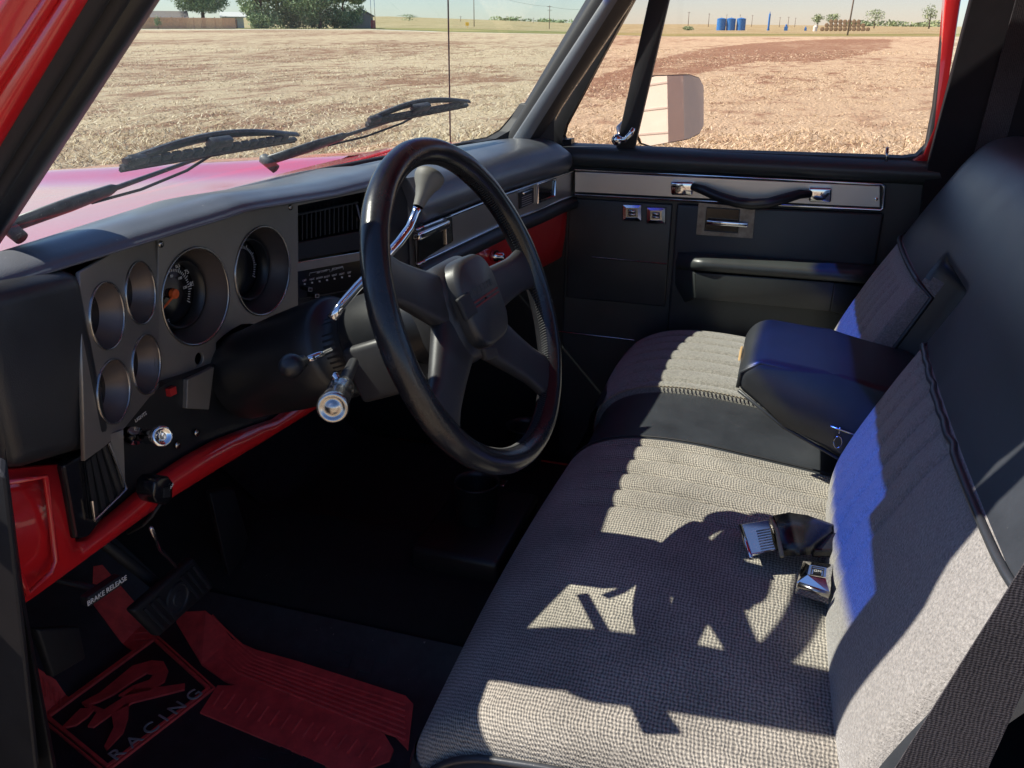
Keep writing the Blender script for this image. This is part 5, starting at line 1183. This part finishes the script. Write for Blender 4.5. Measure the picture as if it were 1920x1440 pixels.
# raised ribs on the red panels
b = B()
def rib(p, q, wd=.0022):
    (x0, y0), (x1, y1) = toe(*p), toe(*q); pts = []
    for k in range(7): x, y = lerp(x0, x1, k/6), lerp(y0, y1, k/6); pts.append(on_floor(x, y, .0125))
    b.tube(pts, wd, 5)
for k in range(9): rib((178+k*9, 1080+k*15), (222+k*9, 1094+k*13))
b.out('mat_ribs', M['mat_red'], fm_); b = B()
for k in range(7): rib((350+k*8, 1160-k*1), (446+k*6, 1262-k*5)); rib((446+k*6, 1262-k*5), (760, 1388-k*11))
b.out('mat_ribs', M['mat_red'], fm_); b = B()
for k in range(15): rib((418+k*21, 1296+k*7.5), (400+k*21, 1322+k*7.5))
b.out('mat_ribs', M['mat_red'], fm_); b = B()
for k in range(5): rib((70+k*10, 1262+k*9), (78+k*9, 1300+k*7))
b.out('mat_ribs', M['mat_red'], fm_)
# logo plate with the border
lg = [(290, 1195), (395, 1290), (200, 1440), (85, 1345)]
q = [toe(*p) for p in lg]; b = B(); cx_, cy_ = sum(p[0] for p in q)/4, sum(p[1] for p in q)/4
for k in range(4):
    a_, c_ = q[k], q[(k+1) % 4]; f_ = lambda p, s: (cx_+(p[0]-cx_)*s, cy_+(p[1]-cy_)*s)
    mat_patch(b, [a_, c_, f_(c_, .95), f_(a_, .95)], .014, .005)
    mat_patch(b, [f_(a_, 1.06), f_(c_, 1.06), f_(c_, 1.03), f_(a_, 1.03)], .013, .005)
b.out('logo_border', M['mat_red'], fm_)
b = B()
def z5(P): return [toe(x/2.25, 800+y/2.25) for x, y in P]
for P in ([(345, 1165), (420, 1125), (560, 1010), (640, 988), (690, 992), (710, 1030), (695, 1075), (640, 1110), (520, 1140), (500, 1135), (560, 1095), (630, 1070), (650, 1045), (620, 1040), (560, 1075), (480, 1130), (420, 1160), (360, 1180)],
          [(345, 1168), (400, 1180), (440, 1195), (510, 1150), (560, 1110), (640, 1105), (780, 1085), (778, 1110), (700, 1130), (560, 1165), (470, 1215), (395, 1268), (370, 1265), (410, 1205)],
          [(255, 1275), (340, 1190), (400, 1190), (370, 1225), (320, 1260)], [(470, 1215), (545, 1165), (540, 1230), (520, 1290), (450, 1365), (440, 1350), (480, 1270)]):
    mat_patch(b, z5(P), .0135, .004)
b.out('logo_mark', M['mat_red'], fm_)
pa_, pb_ = toe(205, 1432), toe(380, 1297); bx = V((pb_[0]-pa_[0], pb_[1]-pa_[1], 0)); mid_ = V(((pa_[0]+pb_[0])/2, (pa_[1]+pb_[1])/2, .0185)); byv = V((-bx.y, bx.x, 0))
text('mat_word', 'RACING', .034, mid_, bx, byv, M['dim_white'], fm_, .0008, space=1.55)
# checker texture of the mat's rear field
b = B()
for i in range(16):
    for j in range(5):
        if (i+j) % 2: x, y = .30+i*.020, .50+j*.022+.08; mat_patch(b, [(x, y), (x+.019, y), (x+.019, y+.021), (x, y+.021)], .0105, .002)
b.out('checker_field', M['mat_black'], fm_)
# passenger mat
fp = empty('floor_mat', loc=(0, 0, 0)); tag(fp, 'red and black racing floor mat in the passenger footwell, seen through the steering wheel', 'floor mat')
mat_grid(1.0, 1.47, .40, 1.30, fp)
b = B()
for P in ([(862, 705), (905, 740), (960, 772), (1090, 790), (1095, 818), (1000, 812), (930, 790), (880, 760), (850, 720)], [(845, 730), (880, 775), (905, 800), (870, 812), (845, 770)], [(1015, 838), (1075, 848), (1060, 870), (1010, 862)]):
    q = [toe(*p) for p in P]; q = [(min(1.47, x), min(1.3, y)) for x, y in q]; mat_patch(b, q, .012, .004)
b.out('red_panel', M['mat_red'], fp)
pa_, pb_ = toe(862, 800), toe(897, 771); bx = V((pb_[0]-pa_[0], pb_[1]-pa_[1], 0)); byv = V((-bx.y, bx.x, 0)); text('mat_word', 'RACING', .034, V((pa_[0], pa_[1], floor_z(*pa_)+.016))+bx*.25, bx, byv, M['dim_white'], fp, .0008, space=1.55)
# drink holder standing on the hump
dh = empty('drink_holder', loc=(0, 0, 0)); tag(dh, 'black plastic drink holder on the floor hump in front of the seat', 'drink holder')
B().slab([(.76, .42, .10), (1.03, .42, .10), (1.03, .60, .10), (.76, .60, .10)], (0, 0, .07), .012, 3).out('holder_tray', M['plastic'], dh, auto=40)
for c in (at(893, 905, 'Z', .25), at(985, 800, 'Z', .21)):
    B().lathe((c.x, c.y, c.z-.10), (0, 0, 1), [(0, .038), (.10, .044), (.104, .047), (.104, .042), (.09, .041), (.01, .036), (.01, 0)], 32).out('cup_well', M['plastic'], dh, smooth=True)
c = at(945, 908, 'Z', .24); B().slab([c+V((-.012, -.004, 0)), c+V((.012, -.004, 0)), c+V((.012, .012, 0)), c+V((-.012, .012, 0))], (0, 0, .004), .001).out('holder_badge', M['chrome'], dh)

# lettering and pierced plates become plain meshes
bpy.context.view_layer.update(); dg = bpy.context.evaluated_depsgraph_get()
for o in [o for o in bpy.data.objects if o.type in ('FONT', 'CURVE')]:
    me = bpy.data.meshes.new_from_object(o.evaluated_get(dg)); nm, mw, par = o.name, o.matrix_world.copy(), o.parent
    bpy.data.objects.remove(o); n = bpy.data.objects.new(nm, me); COL.objects.link(n); n.parent = par; n.matrix_world = mw
